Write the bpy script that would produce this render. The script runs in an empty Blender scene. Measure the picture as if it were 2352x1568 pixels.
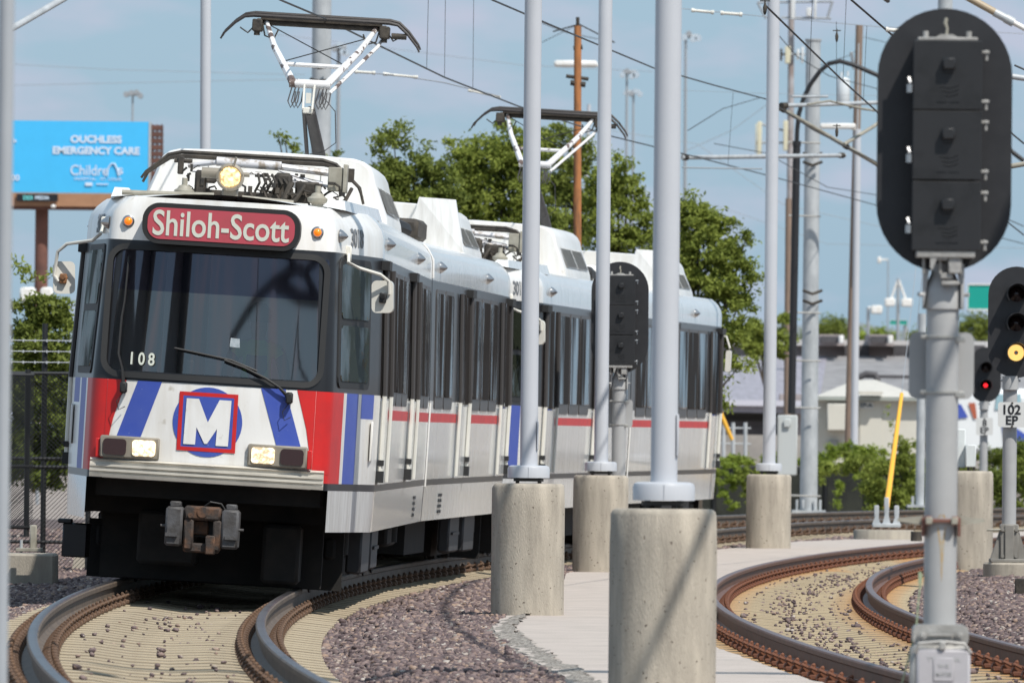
import bpy, math, random
import numpy as np
from mathutils import Vector, Matrix, Euler
random.seed(7); rng = np.random.default_rng(11)
scene = bpy.context.scene
R_ = math.radians
# ---------------------------------------------------------------- camera
# photo measured on a 2352 x 1568 grid; focal length 22000 such pixels, horizon row 1000, eye 1.49 m up
FP = 22000.0; CAMZ = 1.49
PITCH = math.atan(216 / FP); ROLL = 0.0101
CR = Euler((math.pi/2 + PITCH, 0, 0)).to_matrix() @ Matrix.Rotation(ROLL, 3, 'Z')
cam_d = bpy.data.cameras.new('camera'); cam = bpy.data.objects.new('camera', cam_d)
scene.collection.objects.link(cam); scene.camera = cam
cam.matrix_world = Matrix.Translation((0, 0, CAMZ)) @ CR.to_4x4()
cam_d.sensor_width = 36; cam_d.lens = 36 * FP / 2352; cam_d.clip_start = 1; cam_d.clip_end = 6000
cam_d.dof.use_dof = True; cam_d.dof.focus_distance = 80.0; cam_d.dof.aperture_fstop = 9.0
# ---------------------------------------------------------------- light
SUN = Vector((0.49, -0.62, 1.0)).normalized()
sd = bpy.data.lights.new('sun', 'SUN'); so = bpy.data.objects.new('sun', sd); scene.collection.objects.link(so)
so.rotation_euler = SUN.to_track_quat('Z', 'Y').to_euler()
sd.energy = 4.6; sd.angle = R_(0.53); sd.color = (1, .955, .89)
world = bpy.data.worlds.new('World'); scene.world = world; world.use_nodes = True
wn = world.node_tree.nodes; wl = world.node_tree.links
bg = wn['Background']; bg.inputs[1].default_value = 0.11
sky = wn.new('ShaderNodeTexSky'); sky.sky_type = 'NISHITA'; sky.sun_disc = False
sky.sun_elevation = math.asin(SUN.z); sky.sun_rotation = math.atan2(SUN.x, SUN.y)
sky.air_density = 1.0; sky.dust_density = 1.2; sky.ozone_density = 1.5
tc = wn.new('ShaderNodeTexCoord'); mp = wn.new('ShaderNodeMapping'); mp.inputs['Scale'].default_value = (42, 6, 105)
wl.new(tc.outputs['Generated'], mp.inputs[0])
nz = wn.new('ShaderNodeTexNoise'); nz.inputs['Scale'].default_value = 1.0; nz.inputs['Detail'].default_value = 4; nz.inputs['Roughness'].default_value = .5
wl.new(mp.outputs[0], nz.inputs['Vector'])
rp = wn.new('ShaderNodeValToRGB'); rp.color_ramp.elements[0].position = .47; rp.color_ramp.elements[1].position = .66
wl.new(nz.outputs[0], rp.inputs[0])
fc = wn.new('ShaderNodeMath'); fc.operation = 'MULTIPLY'; fc.inputs[1].default_value = .85; wl.new(rp.outputs[0], fc.inputs[0])
base = wn.new('ShaderNodeMix'); base.data_type = 'RGBA'; base.inputs[0].default_value = .8
base.inputs[7].default_value = (3.2, 4.85, 6.35, 1); wl.new(sky.outputs[0], base.inputs[6])
mx = wn.new('ShaderNodeMix'); mx.data_type = 'RGBA'; mx.inputs[7].default_value = (4.9, 5.2, 6.4, 1)
wl.new(fc.outputs[0], mx.inputs[0]); wl.new(base.outputs[2], mx.inputs[6]); wl.new(mx.outputs[2], bg.inputs[0])
scene.view_settings.view_transform = 'Standard'; scene.view_settings.look = 'None'
scene.view_settings.exposure = 0.0; scene.view_settings.gamma = 1
# ---------------------------------------------------------------- projection helpers
def W(px, py, d):
    v = CR @ Vector((px - 1176, -(py - 784), -FP)); v *= d / v.y
    return Vector((v.x, v.y, v.z + CAMZ))
def G(px, py, z=0.0):
    v = CR @ Vector((px - 1176, -(py - 784), -FP)); t = (z - CAMZ) / v.z
    return Vector((v.x*t, v.y*t, z))
def S(d): return FP / d            # grid pixels per metre at depth d
# ---------------------------------------------------------------- materials
MATS = {}
def mat(name, col, rough=.6, metal=0, var=0, vscale=3, col2=None, bump=0, bscale=40, spec=.5, emit=None, estr=1,
        stretch=(1,1,1), thr=(.35,.65), coat=0, detail=6, bstretch=None, col3=None, c3=(20,.62,.68)):
    if name in MATS: return MATS[name]
    m = bpy.data.materials.new(name); m.use_nodes = True; MATS[name] = m
    n = m.node_tree.nodes; l = m.node_tree.links; p = n['Principled BSDF']
    p.inputs['Base Color'].default_value = (*col, 1); p.inputs['Roughness'].default_value = rough
    p.inputs['Metallic'].default_value = metal; p.inputs['Specular IOR Level'].default_value = spec
    if coat: p.inputs['Coat Weight'].default_value = coat; p.inputs['Coat Roughness'].default_value = .08
    t = n.new('ShaderNodeTexCoord'); mpp = n.new('ShaderNodeMapping'); mpp.inputs['Scale'].default_value = stretch
    l.new(t.outputs['Object'], mpp.inputs[0]); src = mpp.outputs[0]
    last = None
    if col2 is None and var: col2 = tuple(c*(1-var) for c in col)
    if col2 is not None:
        nz = n.new('ShaderNodeTexNoise'); nz.inputs['Scale'].default_value = vscale; nz.inputs['Detail'].default_value = detail
        nz.inputs['Roughness'].default_value = .6
        l.new(src, nz.inputs['Vector']); cr = n.new('ShaderNodeValToRGB')
        cr.color_ramp.elements[0].position = thr[0]; cr.color_ramp.elements[1].position = thr[1]
        cr.color_ramp.elements[0].color = (*col, 1); cr.color_ramp.elements[1].color = (*col2, 1)
        l.new(nz.outputs[0], cr.inputs[0]); last = cr.outputs[0]
        l.new(last, p.inputs['Base Color'])
    if col3 is not None:
        nz = n.new('ShaderNodeTexNoise'); nz.inputs['Scale'].default_value = c3[0]; nz.inputs['Detail'].default_value = 3
        l.new(t.outputs['Object'], nz.inputs['Vector']); cr = n.new('ShaderNodeValToRGB')
        cr.color_ramp.elements[0].position = c3[1]; cr.color_ramp.elements[1].position = c3[2]
        l.new(nz.outputs[0], cr.inputs[0])
        mi = n.new('ShaderNodeMix'); mi.data_type = 'RGBA'; l.new(cr.outputs[0], mi.inputs[0])
        if last: l.new(last, mi.inputs[6])
        else: mi.inputs[6].default_value = (*col, 1)
        mi.inputs[7].default_value = (*col3, 1); l.new(mi.outputs[2], p.inputs['Base Color'])
    if bump:
        b = n.new('ShaderNodeTexNoise'); b.inputs['Scale'].default_value = bscale; b.inputs['Detail'].default_value = 4
        if bstretch:
            m2 = n.new('ShaderNodeMapping'); m2.inputs['Scale'].default_value = bstretch
            l.new(t.outputs['Object'], m2.inputs[0]); l.new(m2.outputs[0], b.inputs['Vector'])
        else: l.new(src, b.inputs['Vector'])
        bb = n.new('ShaderNodeBump'); bb.inputs['Strength'].default_value = min(1, bump); bb.inputs['Distance'].default_value = .02
        l.new(b.outputs[0], bb.inputs['Height']); l.new(bb.outputs[0], p.inputs['Normal'])
    if emit:
        p.inputs['Emission Color'].default_value = (*emit, 1); p.inputs['Emission Strength'].default_value = estr
    return m
M_white = mat('white_paint', (.80,.79,.76), .32, col2=(.66,.62,.55), vscale=2.2, stretch=(3,3,.5), thr=(.42,.78), bump=.03, bscale=6, coat=.3, col3=(.50,.46,.39), c3=(9,.66,.80))
M_side = mat('side_white_paint', (.74,.75,.74), .22, col2=(.56,.555,.53), vscale=2.2, stretch=(6,6,.7), thr=(.4,.75), coat=.6, bump=.25, bscale=3, bstretch=(5,5,.5))
M_black = mat('black_paint', (.014,.014,.016), .34, var=.3, coat=.1)
M_red = mat('red_paint', (.62,.018,.016), .42, col2=(.50,.02,.02), vscale=4)
M_blue = mat('blue_paint', (.045,.085,.40), .42, col2=(.06,.10,.40), vscale=5, col3=(.25,.3,.5), c3=(60,.70,.74))
def streakglass(name, lo, hi, dark, sc=(9,9,.5)):  # noise mixes dark and glossy streaks to imitate broken reflections
    m = bpy.data.materials.new(name); m.use_nodes = True; n = m.node_tree.nodes; l = m.node_tree.links; n.remove(n['Principled BSDF'])
    t = n.new('ShaderNodeTexCoord'); mp_ = n.new('ShaderNodeMapping'); mp_.inputs['Scale'].default_value = sc; l.new(t.outputs['Object'], mp_.inputs[0])
    nz = n.new('ShaderNodeTexNoise'); nz.inputs['Scale'].default_value = 1.0; nz.inputs['Detail'].default_value = 5; l.new(mp_.outputs[0], nz.inputs['Vector'])
    cr = n.new('ShaderNodeMapRange'); cr.inputs[1].default_value = .46; cr.inputs[2].default_value = .58; cr.inputs[3].default_value = lo; cr.inputs[4].default_value = hi
    l.new(nz.outputs[0], cr.inputs[0])
    bp = n.new('ShaderNodeBump'); bp.inputs['Strength'].default_value = .8; bp.inputs['Distance'].default_value = .03; l.new(nz.outputs[0], bp.inputs['Height'])
    d = n.new('ShaderNodeBsdfDiffuse'); d.inputs[0].default_value = (*dark,1); g = n.new('ShaderNodeBsdfGlossy'); g.inputs['Roughness'].default_value = .06; g.inputs[0].default_value = (.85,.85,.85,1)
    l.new(bp.outputs[0], g.inputs['Normal'])
    ms = n.new('ShaderNodeMixShader'); l.new(cr.outputs[0], ms.inputs[0]); l.new(d.outputs[0], ms.inputs[1]); l.new(g.outputs[0], ms.inputs[2]); l.new(ms.outputs[0], n['Material Output'].inputs[0]); return m
M_glassd = streakglass('window_glass', .03, .72, (.035,.031,.029), (1.9,1.9,.28))
M_cabglass = streakglass('cab_window_glass', .08, .30, (.02,.024,.016), (2,2,1.2))
M_rubber = mat('black_rubber', (.018,.018,.018), .6)
M_dark = mat('dark_underframe', (.009,.0085,.008), .85, col2=(.02,.017,.014), vscale=4)
M_grime = mat('dusty_brown_metal', (.026,.022,.018), .7, col2=(.068,.056,.042), vscale=9, bump=.3, bscale=30)
M_cream = mat('cream_grey_metal', (.36,.34,.28), .55, col2=(.26,.24,.19), vscale=8)
M_tubew = mat('chipped_white_tube', (.72,.71,.70), .45, col2=(.13,.09,.075), vscale=4.5, thr=(.56,.585), stretch=(1,1,1))
M_mirrorb = mat('mirror_shell', (.72,.70,.63), .4, var=.1)
M_galv = mat('galvanised_steel', (.36,.38,.39), .5, .15, col2=(.50,.52,.53), vscale=5, stretch=(1,1,.5), bump=.05)
M_pole = mat('light_grey_pole_paint', (.50,.515,.545), .38, var=.05, vscale=2)
M_mast = mat('grey_mast_paint', (.40,.40,.395), .42, var=.12, vscale=3)
M_sig = mat('black_signal_paint', (.016,.016,.018), .5, col2=(.022,.022,.024), vscale=10)
M_sigm = mat('black_signal_door', (.019,.019,.020), .42, col2=(.010,.010,.010), vscale=7, thr=(.5,.7))
M_castal = mat('cast_aluminium', (.40,.39,.37), .5, .2, col2=(.30,.29,.27), vscale=12, bump=.2, bscale=60)
M_conc = mat('pillar_concrete', (.48,.425,.345), .85, col2=(.24,.212,.175), vscale=1.6, stretch=(5,5,.8), thr=(.40,.80), bump=.5, bscale=45, col3=(.10,.08,.06), c3=(34,.675,.70))
M_conc2 = mat('weathered_concrete', (.40,.36,.29), .88, col2=(.29,.26,.22), vscale=3, stretch=(3,3,.8), bump=.4, bscale=40)
M_walk = mat('pale_walkway_concrete', (.50,.435,.385), .9, col2=(.43,.375,.33), vscale=2.2, bump=.6, bscale=60, col3=(.22,.19,.17), c3=(45,.68,.72))
M_edge = mat('ragged_concrete_edge', (.42,.38,.33), .95, col2=(.17,.15,.13), vscale=45, thr=(.42,.6), bump=1, bscale=90)
M_tie = mat('concrete_tie', (.385,.315,.215), .85, col2=(.30,.245,.17), vscale=2.5, stretch=(1,1,1), bump=.4, bscale=50, col3=(.27,.21,.14), c3=(7,.56,.72))
M_clip = mat('brown_rail_clip', (.10,.060,.040), .8, col2=(.16,.09,.05), vscale=30)
M_clipr = mat('rusty_rail_clip', (.13,.050,.028), .8, col2=(.20,.075,.035), vscale=30)
M_railside = mat('brown_rail_web', (.085,.062,.046), .65, col2=(.14,.105,.075), vscale=5)
M_railsider = mat('rusty_rail_web', (.10,.050,.033), .55, col2=(.16,.075,.045), vscale=6)
M_railtop = mat('polished_rail_head', (.15,.145,.15), .34, .8, col2=(.09,.08,.075), vscale=3)
M_railtopr = mat('worn_rusty_rail_head', (.22,.165,.15), .42, .6, col2=(.17,.11,.10), vscale=4)
M_wood = mat('weathered_wood', (.27,.19,.14), .9, col2=(.19,.14,.11), vscale=4, stretch=(6,6,.5), bump=.3)
M_woodo = mat('orange_wood', (.42,.17,.06), .9, col2=(.20,.10,.05), vscale=3, stretch=(3,3,.6), thr=(.45,.6))
M_rustpost = mat('red_brown_steel', (.20,.085,.06), .8, col2=(.10,.05,.04), vscale=1.2)
M_wire = mat('dark_wire', (.04,.045,.05), .6)
M_wirel = mat('pale_wire', (.30,.32,.34), .6)
M_cable = mat('black_cable', (.015,.015,.017), .5)
M_yellow = mat('yellow_plastic', (.80,.42,.04), .5)
M_leafs = []
def leafmat(name, a, b):
    m = bpy.data.materials.new(name); m.use_nodes = True; n = m.node_tree.nodes; l = m.node_tree.links; p = n['Principled BSDF']
    t = n.new('ShaderNodeTexCoord'); nz = n.new('ShaderNodeTexNoise'); nz.inputs['Scale'].default_value = .9; nz.inputs['Detail'].default_value = 8
    nz.inputs['Roughness'].default_value = .75
    l.new(t.outputs['Object'], nz.inputs['Vector']); cr = n.new('ShaderNodeValToRGB')
    cr.color_ramp.elements[0].position = .36; cr.color_ramp.elements[1].position = .64
    cr.color_ramp.elements[0].color = (*a, 1); cr.color_ramp.elements[1].color = (*b, 1)
    l.new(nz.outputs[0], cr.inputs[0]); l.new(cr.outputs[0], p.inputs['Base Color'])
    p.inputs['Roughness'].default_value = .65; p.inputs['Specular IOR Level'].default_value = .15
    tr = n.new('ShaderNodeBsdfTranslucent'); l.new(cr.outputs[0], tr.inputs['Color'])
    ms = n.new('ShaderNodeMixShader'); ms.inputs[0].default_value = .35
    l.new(p.outputs[0], ms.inputs[1]); l.new(tr.outputs[0], ms.inputs[2]); l.new(ms.outputs[0], n['Material Output'].inputs[0])
    return m
M_leafa = leafmat('leaf_green', (.15,.19,.035), (.31,.36,.075))
M_leafb = leafmat('leaf_dark_green', (.105,.14,.03), (.24,.28,.06))
M_leafc = leafmat('leaf_bright_green', (.16,.225,.03), (.32,.39,.07))
M_bark = mat('bark', (.10,.08,.06), .95, var=.4, vscale=6)

# ---------------------------------------------------------------- mesh builder
class MB:
    def __init__(s): s.v = []; s.f = []; s.m = []; s.cur = 0
    def add(s, vs, fs, mi=None):
        o = len(s.v); s.v += [tuple(x) for x in vs]
        for f in fs: s.f.append(tuple(i+o for i in f)); s.m.append(s.cur if mi is None else mi)
    def box(s, c, sz, rot=None, mi=None, bev=0):
        x,y,z = (q/2 for q in sz)
        if bev:
            b = min(bev, x*.9, y*.9, z*.9); vs = []; idx = {}
            for sx in (-1,1):
                for sy in (-1,1):
                    for sz_ in (-1,1):
                        for k in range(3):
                            q = [sx*x, sy*y, sz_*z]
                            for a in range(3):
                                if a != k: q[a] -= (sx,sy,sz_)[a]*b
                            idx[(sx,sy,sz_,k)] = len(vs); vs.append(Vector(q))
            fs = []
            for k in range(3):
                a, c2 = [i for i in range(3) if i != k]
                for sg in (-1,1):
                    q = []
                    for (p,r) in ((-1,-1),(1,-1),(1,1),(-1,1)):
                        key = [0,0,0]; key[k] = sg; key[a] = p; key[c2] = r; q.append(idx[(*key,k)])
                    fs.append(q)
                for p in (-1,1):
                    for r in (-1,1):
                        q = []
                        for e in (-1,1):
                            key = [0,0,0]; key[k] = e; key[a] = p; key[c2] = r; q.append((idx[(*key,a)], idx[(*key,c2)]))
                        fs.append((q[0][0], q[0][1], q[1][1], q[1][0]))
            for sx in (-1,1):
                for sy in (-1,1):
                    for sz_ in (-1,1): fs.append([idx[(sx,sy,sz_,k)] for k in range(3)])
        else:
            vs = [Vector((sx*x,sy*y,sz_*z)) for sx in (-1,1) for sy in (-1,1) for sz_ in (-1,1)]
            fs = [(0,1,3,2),(4,6,7,5),(0,4,5,1),(2,3,7,6),(0,2,6,4),(1,5,7,3)]
        if rot is not None: vs = [rot @ v for v in vs]
        c = Vector(c); s.add([v + c for v in vs], fs, mi); return s
    def tube(s, path, r, n=8, caps=True, mi=None, closed=False):
        P = [Vector(p) for p in path]; k = len(P); rs = r if isinstance(r, (list,tuple)) else [r]*k
        vs = []; prev = None
        for i,p in enumerate(P):
            t = (P[min(i+1,k-1)] - P[max(i-1,0)]).normalized()
            if t.length == 0: t = Vector((0,0,1))
            if prev is None:
                a = Vector((0,0,1)) if abs(t.z) < .9 else Vector((0,1,0)); u = t.cross(a).normalized()
            else: u = (prev - t*prev.dot(t)).normalized()
            prev = u; w = t.cross(u)
            for j in range(n):
                an = 2*math.pi*j/n; vs.append(p + (u*math.cos(an) + w*math.sin(an))*rs[i])
        fs = [(i*n+j, i*n+(j+1)%n, (i+1)*n+(j+1)%n, (i+1)*n+j) for i in range(k-1) for j in range(n)]
        if caps: fs += [tuple(reversed(range(n))), tuple(range((k-1)*n, k*n))]
        s.add(vs, fs, mi); return s
    def cyl(s, p0, p1, r, r1=None, n=16, mi=None): return s.tube([p0,p1], [r, r if r1 is None else r1], n, mi=mi)
    def lathe(s, prof, c=(0,0,0), n=24, axis='Z', mi=None, jit=0):
        vs = []
        for (r,z) in prof:
            for j in range(n):
                a = 2*math.pi*j/n; rr = r
                q = (rr*math.cos(a), rr*math.sin(a), z)
                if axis == 'Y': q = (q[0], z, q[1])
                elif axis == 'X': q = (z, q[0], q[1])
                vs.append(Vector(q) + Vector(c))
        k = len(prof)
        fs = [(i*n+j, i*n+(j+1)%n, (i+1)*n+(j+1)%n, (i+1)*n+j) for i in range(k-1) for j in range(n)]
        fs += [tuple(reversed(range(n))), tuple(range((k-1)*n, k*n))]
        s.add(vs, fs, mi); return s
    def prism(s, poly, y0, y1, plane='XZ', mi=None):
        n = len(poly)
        def q(a,b,c): return (a,c,b) if plane == 'XZ' else ((a,b,c) if plane == 'XY' else (c,a,b))
        vs = [q(a,b,y0) for a,b in poly] + [q(a,b,y1) for a,b in poly]
        fs = [tuple(range(n)), tuple(reversed(range(n,2*n)))] + [(i,i+n,(i+1)%n+n,(i+1)%n) for i in range(n)]
        s.add(vs, fs, mi); return s
    def quad(s, a,b,c,d, mi=None): s.add([a,b,c,d], [(0,1,2,3)], mi); return s
    def xf(s, M):
        s.v = [tuple(M @ Vector(v)) for v in s.v]; return s
def rrect(w, h, r, n=5, cx=0, cy=0):
    out = []
    for (sx,sy,a0) in ((1,1,0),(-1,1,90),(-1,-1,180),(1,-1,270)):
        for i in range(n+1):
            a = math.radians(a0 + 90*i/n); out.append((cx + sx*(w/2-r) + r*math.cos(a), cy + sy*(h/2-r) + r*math.sin(a)))
    return out
def link(o): scene.collection.objects.link(o); return o
def mkmesh(name, v, f, mats, mi=None, smooth=False):
    me = bpy.data.meshes.new(name); me.from_pydata([tuple(x) for x in v], [], f)
    for m in (mats if isinstance(mats, (list,tuple)) else [mats]): me.materials.append(m)
    if mi is not None and len(me.materials) > 1: me.polygons.foreach_set('material_index', mi)
    me.update()
    if smooth: me.polygons.foreach_set('use_smooth', [True]*len(me.polygons)); 
    return me
def fixn(me):
    import bmesh
    b = bmesh.new(); b.from_mesh(me); bmesh.ops.recalc_face_normals(b, faces=b.faces); b.to_mesh(me); b.free()
def smooth_by_angle(me, ang=40):
    me.polygons.foreach_set('use_smooth', [True]*len(me.polygons))
    import bmesh
    b = bmesh.new(); b.from_mesh(me)
    for e in b.edges:
        if len(e.link_faces) == 2 and e.calc_face_angle(0) > math.radians(ang): e.smooth = False
    b.to_mesh(me); b.free()
def tag(o, label=None, cat=None, group=None, kind=None):
    if label: o['label'] = label
    if cat: o['category'] = cat
    if group: o['group'] = group
    if kind: o['kind'] = kind
    return o
def thing(name, loc, label, cat, group=None, rz=0):
    o = bpy.data.objects.new(name, None); o.location = loc; o.rotation_euler = (0,0,rz); o.empty_display_size = .2
    link(o); tag(o, label, cat, group); return o
def wmat(o):
    M = o.matrix_basis.copy() if o.type == 'EMPTY' else Matrix.Identity(4)
    return M
def part(name, b, mats, parent=None, label=None, world=False, smooth=40, M=None, fix=True):
    """b: MB. vertices are local to the parent thing; world=True: vertices are world coords (M maps them to world)"""
    if M is not None: b.xf(M); world = True
    root = parent
    if world and parent is not None:
        while root.parent is not None: root = root.parent
        b.xf(root.matrix_basis.inverted())
    me = mkmesh(name, b.v, b.f, mats, b.m)
    if fix: fixn(me)
    if smooth: smooth_by_angle(me, smooth)
    o = bpy.data.objects.new(name, me); link(o)
    if parent is not None: o.parent = parent
    if label: o['label'] = label
    return o
def single(name, b, mats, label, cat, group=None, loc=(0,0,0), kind=None, smooth=40, fix=True):
    b.xf(Matrix.Translation(-Vector(loc)))
    o = part(name, b, mats, None, smooth=smooth, fix=fix); o.location = loc
    return tag(o, label, cat, group, kind)
def npmesh(name, V, Fq, mats, mi=None, k=4, smooth=False):
    me = bpy.data.meshes.new(name); nf = len(Fq)
    me.vertices.add(len(V)); me.vertices.foreach_set('co', np.asarray(V, dtype=np.float32).ravel())
    me.loops.add(nf*k); me.loops.foreach_set('vertex_index', np.asarray(Fq, dtype=np.int32).ravel())
    me.polygons.add(nf); me.polygons.foreach_set('loop_start', np.arange(0, nf*k, k, dtype=np.int32))
    me.polygons.foreach_set('loop_total', np.full(nf, k, dtype=np.int32))
    for m in (mats if isinstance(mats,(list,tuple)) else [mats]): me.materials.append(m)
    if mi is not None: me.polygons.foreach_set('material_index', np.asarray(mi, dtype=np.int32))
    if smooth: me.polygons.foreach_set('use_smooth', np.ones(nf, dtype=bool))
    me.update(calc_edges=True); return me
def text_mb(txt, size, y=0, depth=.004, bold=0, cx=True, xs=1, b=None, mi=None, x0=0, z0=0, spacing=1):
    """front-facing text in the XZ plane at depth y (faces -Y)"""
    c = bpy.data.curves.new('t', 'FONT'); c.body = txt; c.size = size; c.offset = bold; c.extrude = depth/2
    c.space_character = spacing; c.resolution_u = 4
    o = bpy.data.objects.new('t', c); link(o); dg = bpy.context.evaluated_depsgraph_get()
    me = bpy.data.meshes.new_from_object(o.evaluated_get(dg))
    vs = [v.co.copy() for v in me.vertices]; fs = [tuple(p.vertices) for p in me.polygons]
    bpy.data.objects.remove(o); bpy.data.curves.remove(c); bpy.data.meshes.remove(me)
    b = b or MB()
    if vs:
        mnx = min(v.x for v in vs); mxx = max(v.x for v in vs); mny = min(v.y for v in vs); mxy = max(v.y for v in vs)
        ox = (mnx+mxx)/2 if cx else mnx; oy = (mny+mxy)/2
        b.add([((v.x-ox)*xs + x0, y + v.z*-1, v.y-oy + z0) for v in vs], fs, mi)
    return b
# ================================================================ tracks
class Track:
    def __init__(s, X0, th0, k0, k1, sc, y0, zr, cant, mod=None, rise=None):
        ds = .05; s.ds = ds; s.lo = -40.0; n = int(230/ds); S_ = np.arange(n)*ds
        def kk(t): return mod(t, k0 + k1*(t-sc)) if mod else k0 + k1*(t-sc)
        K = np.array([kk(t) for t in S_]); th = np.zeros(n)
        i0 = int(round(sc/ds)); C = np.cumsum(K)*ds; th = th0 + C - C[i0]
        x = X0 + np.cumsum(np.sin(th))*ds; y = y0 + np.cumsum(np.cos(th))*ds
        m = int(40/ds); kb = k0 - k1*sc
        tb = th[0] - kb*np.arange(m, 0, -1)*ds
        xb = x[0] - np.cumsum((np.sin(tb)*ds)[::-1])[::-1]; yb = y[0] - np.cumsum((np.cos(tb)*ds)[::-1])[::-1]
        s.x = np.concatenate([xb,x]); s.y = np.concatenate([yb,y]); s.th = np.concatenate([tb,th]); s.zr = zr; s.cant = cant; s.rise = rise
    def at(s, t):
        i = min(max((t - s.lo)/s.ds, 0), len(s.x)-2); a = int(i); f = i-a
        return s.x[a]*(1-f)+s.x[a+1]*f, s.y[a]*(1-f)+s.y[a+1]*f, s.th[a]*(1-f)+s.th[a+1]*f
    def pos(s, t, lat, z):
        x,y,th = s.at(t); o = lat - .7525; zz = s.zr + s.cant*(-o)/1.505 + z
        if s.rise: zz += s.rise(t)
        return Vector((x + o*math.cos(th), y - o*math.sin(th), zz))
    def xc(s, y):   # centre x at given depth (array ok)
        return np.interp(y, s.y, s.x - .7525*np.cos(s.th))
def mod1(t, k): return k if t < 75 else (.0013 if t < 97 else .0042)
T1 = Track(.3189, -.05501, .0027645, 3.844e-6, 20, 37.2, .154, .076, mod1, lambda t: max(0, min(.06, (t-95)*.004)))
T2 = Track(5.888, -.01549, .0025952, 1.3985e-5, 40, 35.2, .0615, .003)
RAILP = [(-.07,-.172),(-.07,-.160),(-.022,-.142),(-.009,-.125),(-.009,-.055),(-.034,-.042),(-.036,-.012),(-.028,-.002),(-.012,.001),
         (.012,.001),(.028,-.002),(.036,-.012),(.034,-.042),(.009,-.055),(.009,-.125),(.022,-.142),(.07,-.160),(.07,-.172)]
def rail_mesh(T, off, s0, s1, mats, root):
    b = MB(); n = len(RAILP); ss = np.arange(s0, s1, .5)
    for t in ss:
        for (a,z) in RAILP: b.v.append(tuple(T.pos(t, off+a, z)))
    for i in range(len(ss)-1):
        for j in range(n):
            k = (j+1) % n; b.f.append((i*n+j, i*n+k, (i+1)*n+k, (i+1)*n+j)); b.m.append(1 if 7 <= j <= 9 else 0)
    return part('rail', b, mats, root, world=True, smooth=35)
M_tied = mat('dirty_shaded_tie_side', (.21,.17,.115), .95, var=.2)  # tie sides darkened for dirt and to draw the shadow lines between ties
def rusttie():
    m = mat('rust_stained_tie', (.40,.315,.195), .88, col2=(.31,.245,.155), vscale=2.5, bump=.4, bscale=50, col3=(.22,.17,.12), c3=(7,.58,.74))
    n = m.node_tree.nodes; l = m.node_tree.links; p = n['Principled BSDF']; src = p.inputs['Base Color'].links[0].from_socket
    t = n.new('ShaderNodeTexCoord'); sx = n.new('ShaderNodeSeparateXYZ'); l.new(t.outputs['Object'], sx.inputs[0])
    def M(op, a, b_=None):
        q = n.new('ShaderNodeMath'); q.operation = op; (l.new(a, q.inputs[0]) if not isinstance(a,(int,float)) else setattr(q.inputs[0],'default_value',a))
        if b_ is not None: (l.new(b_, q.inputs[1]) if not isinstance(b_,(int,float)) else setattr(q.inputs[1],'default_value',b_))
        return q.outputs[0]
    d = M('ABSOLUTE', M('SUBTRACT', M('ABSOLUTE', sx.outputs[0]), .7525)); nz = n.new('ShaderNodeTexNoise'); nz.inputs['Scale'].default_value = 4; l.new(t.outputs['Object'], nz.inputs['Vector'])
    mr = n.new('ShaderNodeMapRange'); mr.inputs[1].default_value = .38; mr.inputs[2].default_value = .08; mr.inputs[3].default_value = 0; mr.inputs[4].default_value = .85
    l.new(M('ADD', d, M('MULTIPLY', M('SUBTRACT', nz.outputs[0], .5), .35)), mr.inputs[0])
    mi = n.new('ShaderNodeMix'); mi.data_type = 'RGBA'; l.new(mr.outputs[0], mi.inputs[0]); l.new(src, mi.inputs[6]); mi.inputs[7].default_value = (.40,.20,.07,1); l.new(mi.outputs[2], p.inputs['Base Color']); return m
M_tier = rusttie()
def tie_mb():
    b = MB(); L = 1.2; hw = .13; tw = .105; st = 9
    for i in range(st+1):
        x = -L + 2*L*i/st; zt = -.188 - (.022 if abs(x) < .35 else 0)
        e = .015 if i in (0,st) else 0
        b.v += [(x,-hw,-.38),(x,-hw,-.25),(x,-tw-.004,zt-.0085-e),(x,-tw+.012,zt-e),(x,tw-.012,zt-e),(x,tw+.004,zt-.0085-e),(x,hw,-.25),(x,hw,-.38)]
    for i in range(st):
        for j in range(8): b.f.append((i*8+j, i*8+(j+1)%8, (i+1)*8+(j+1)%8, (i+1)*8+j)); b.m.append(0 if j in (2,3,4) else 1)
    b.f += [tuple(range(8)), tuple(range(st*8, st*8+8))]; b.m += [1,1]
    return b
def clip_mb():
    b = MB()
    for sg in (-1,1):
        x = sg*.115
        b.box((x,0,-.168), (.10,.17,.035), bev=.008)
        b.prism([(sg*.06,-.160),(sg*.175,-.165),(sg*.165,-.135),(sg*.12,-.105),(sg*.085,-.112),(sg*.062,-.14)], -.05, .055, 'XZ')
        b.tube([(sg*.10,-.085,-.13),(sg*.15,-.07,-.105),(sg*.155,-.02,-.11),(sg*.13,.0,-.085),(sg*.155,.04,-.11),(sg*.15,.085,-.105),(sg*.095,.09,-.135)], .012, 6)
        b.cyl((sg*.135,0,-.13), (sg*.135,0,-.085), .018, n=8)
    return b
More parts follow.
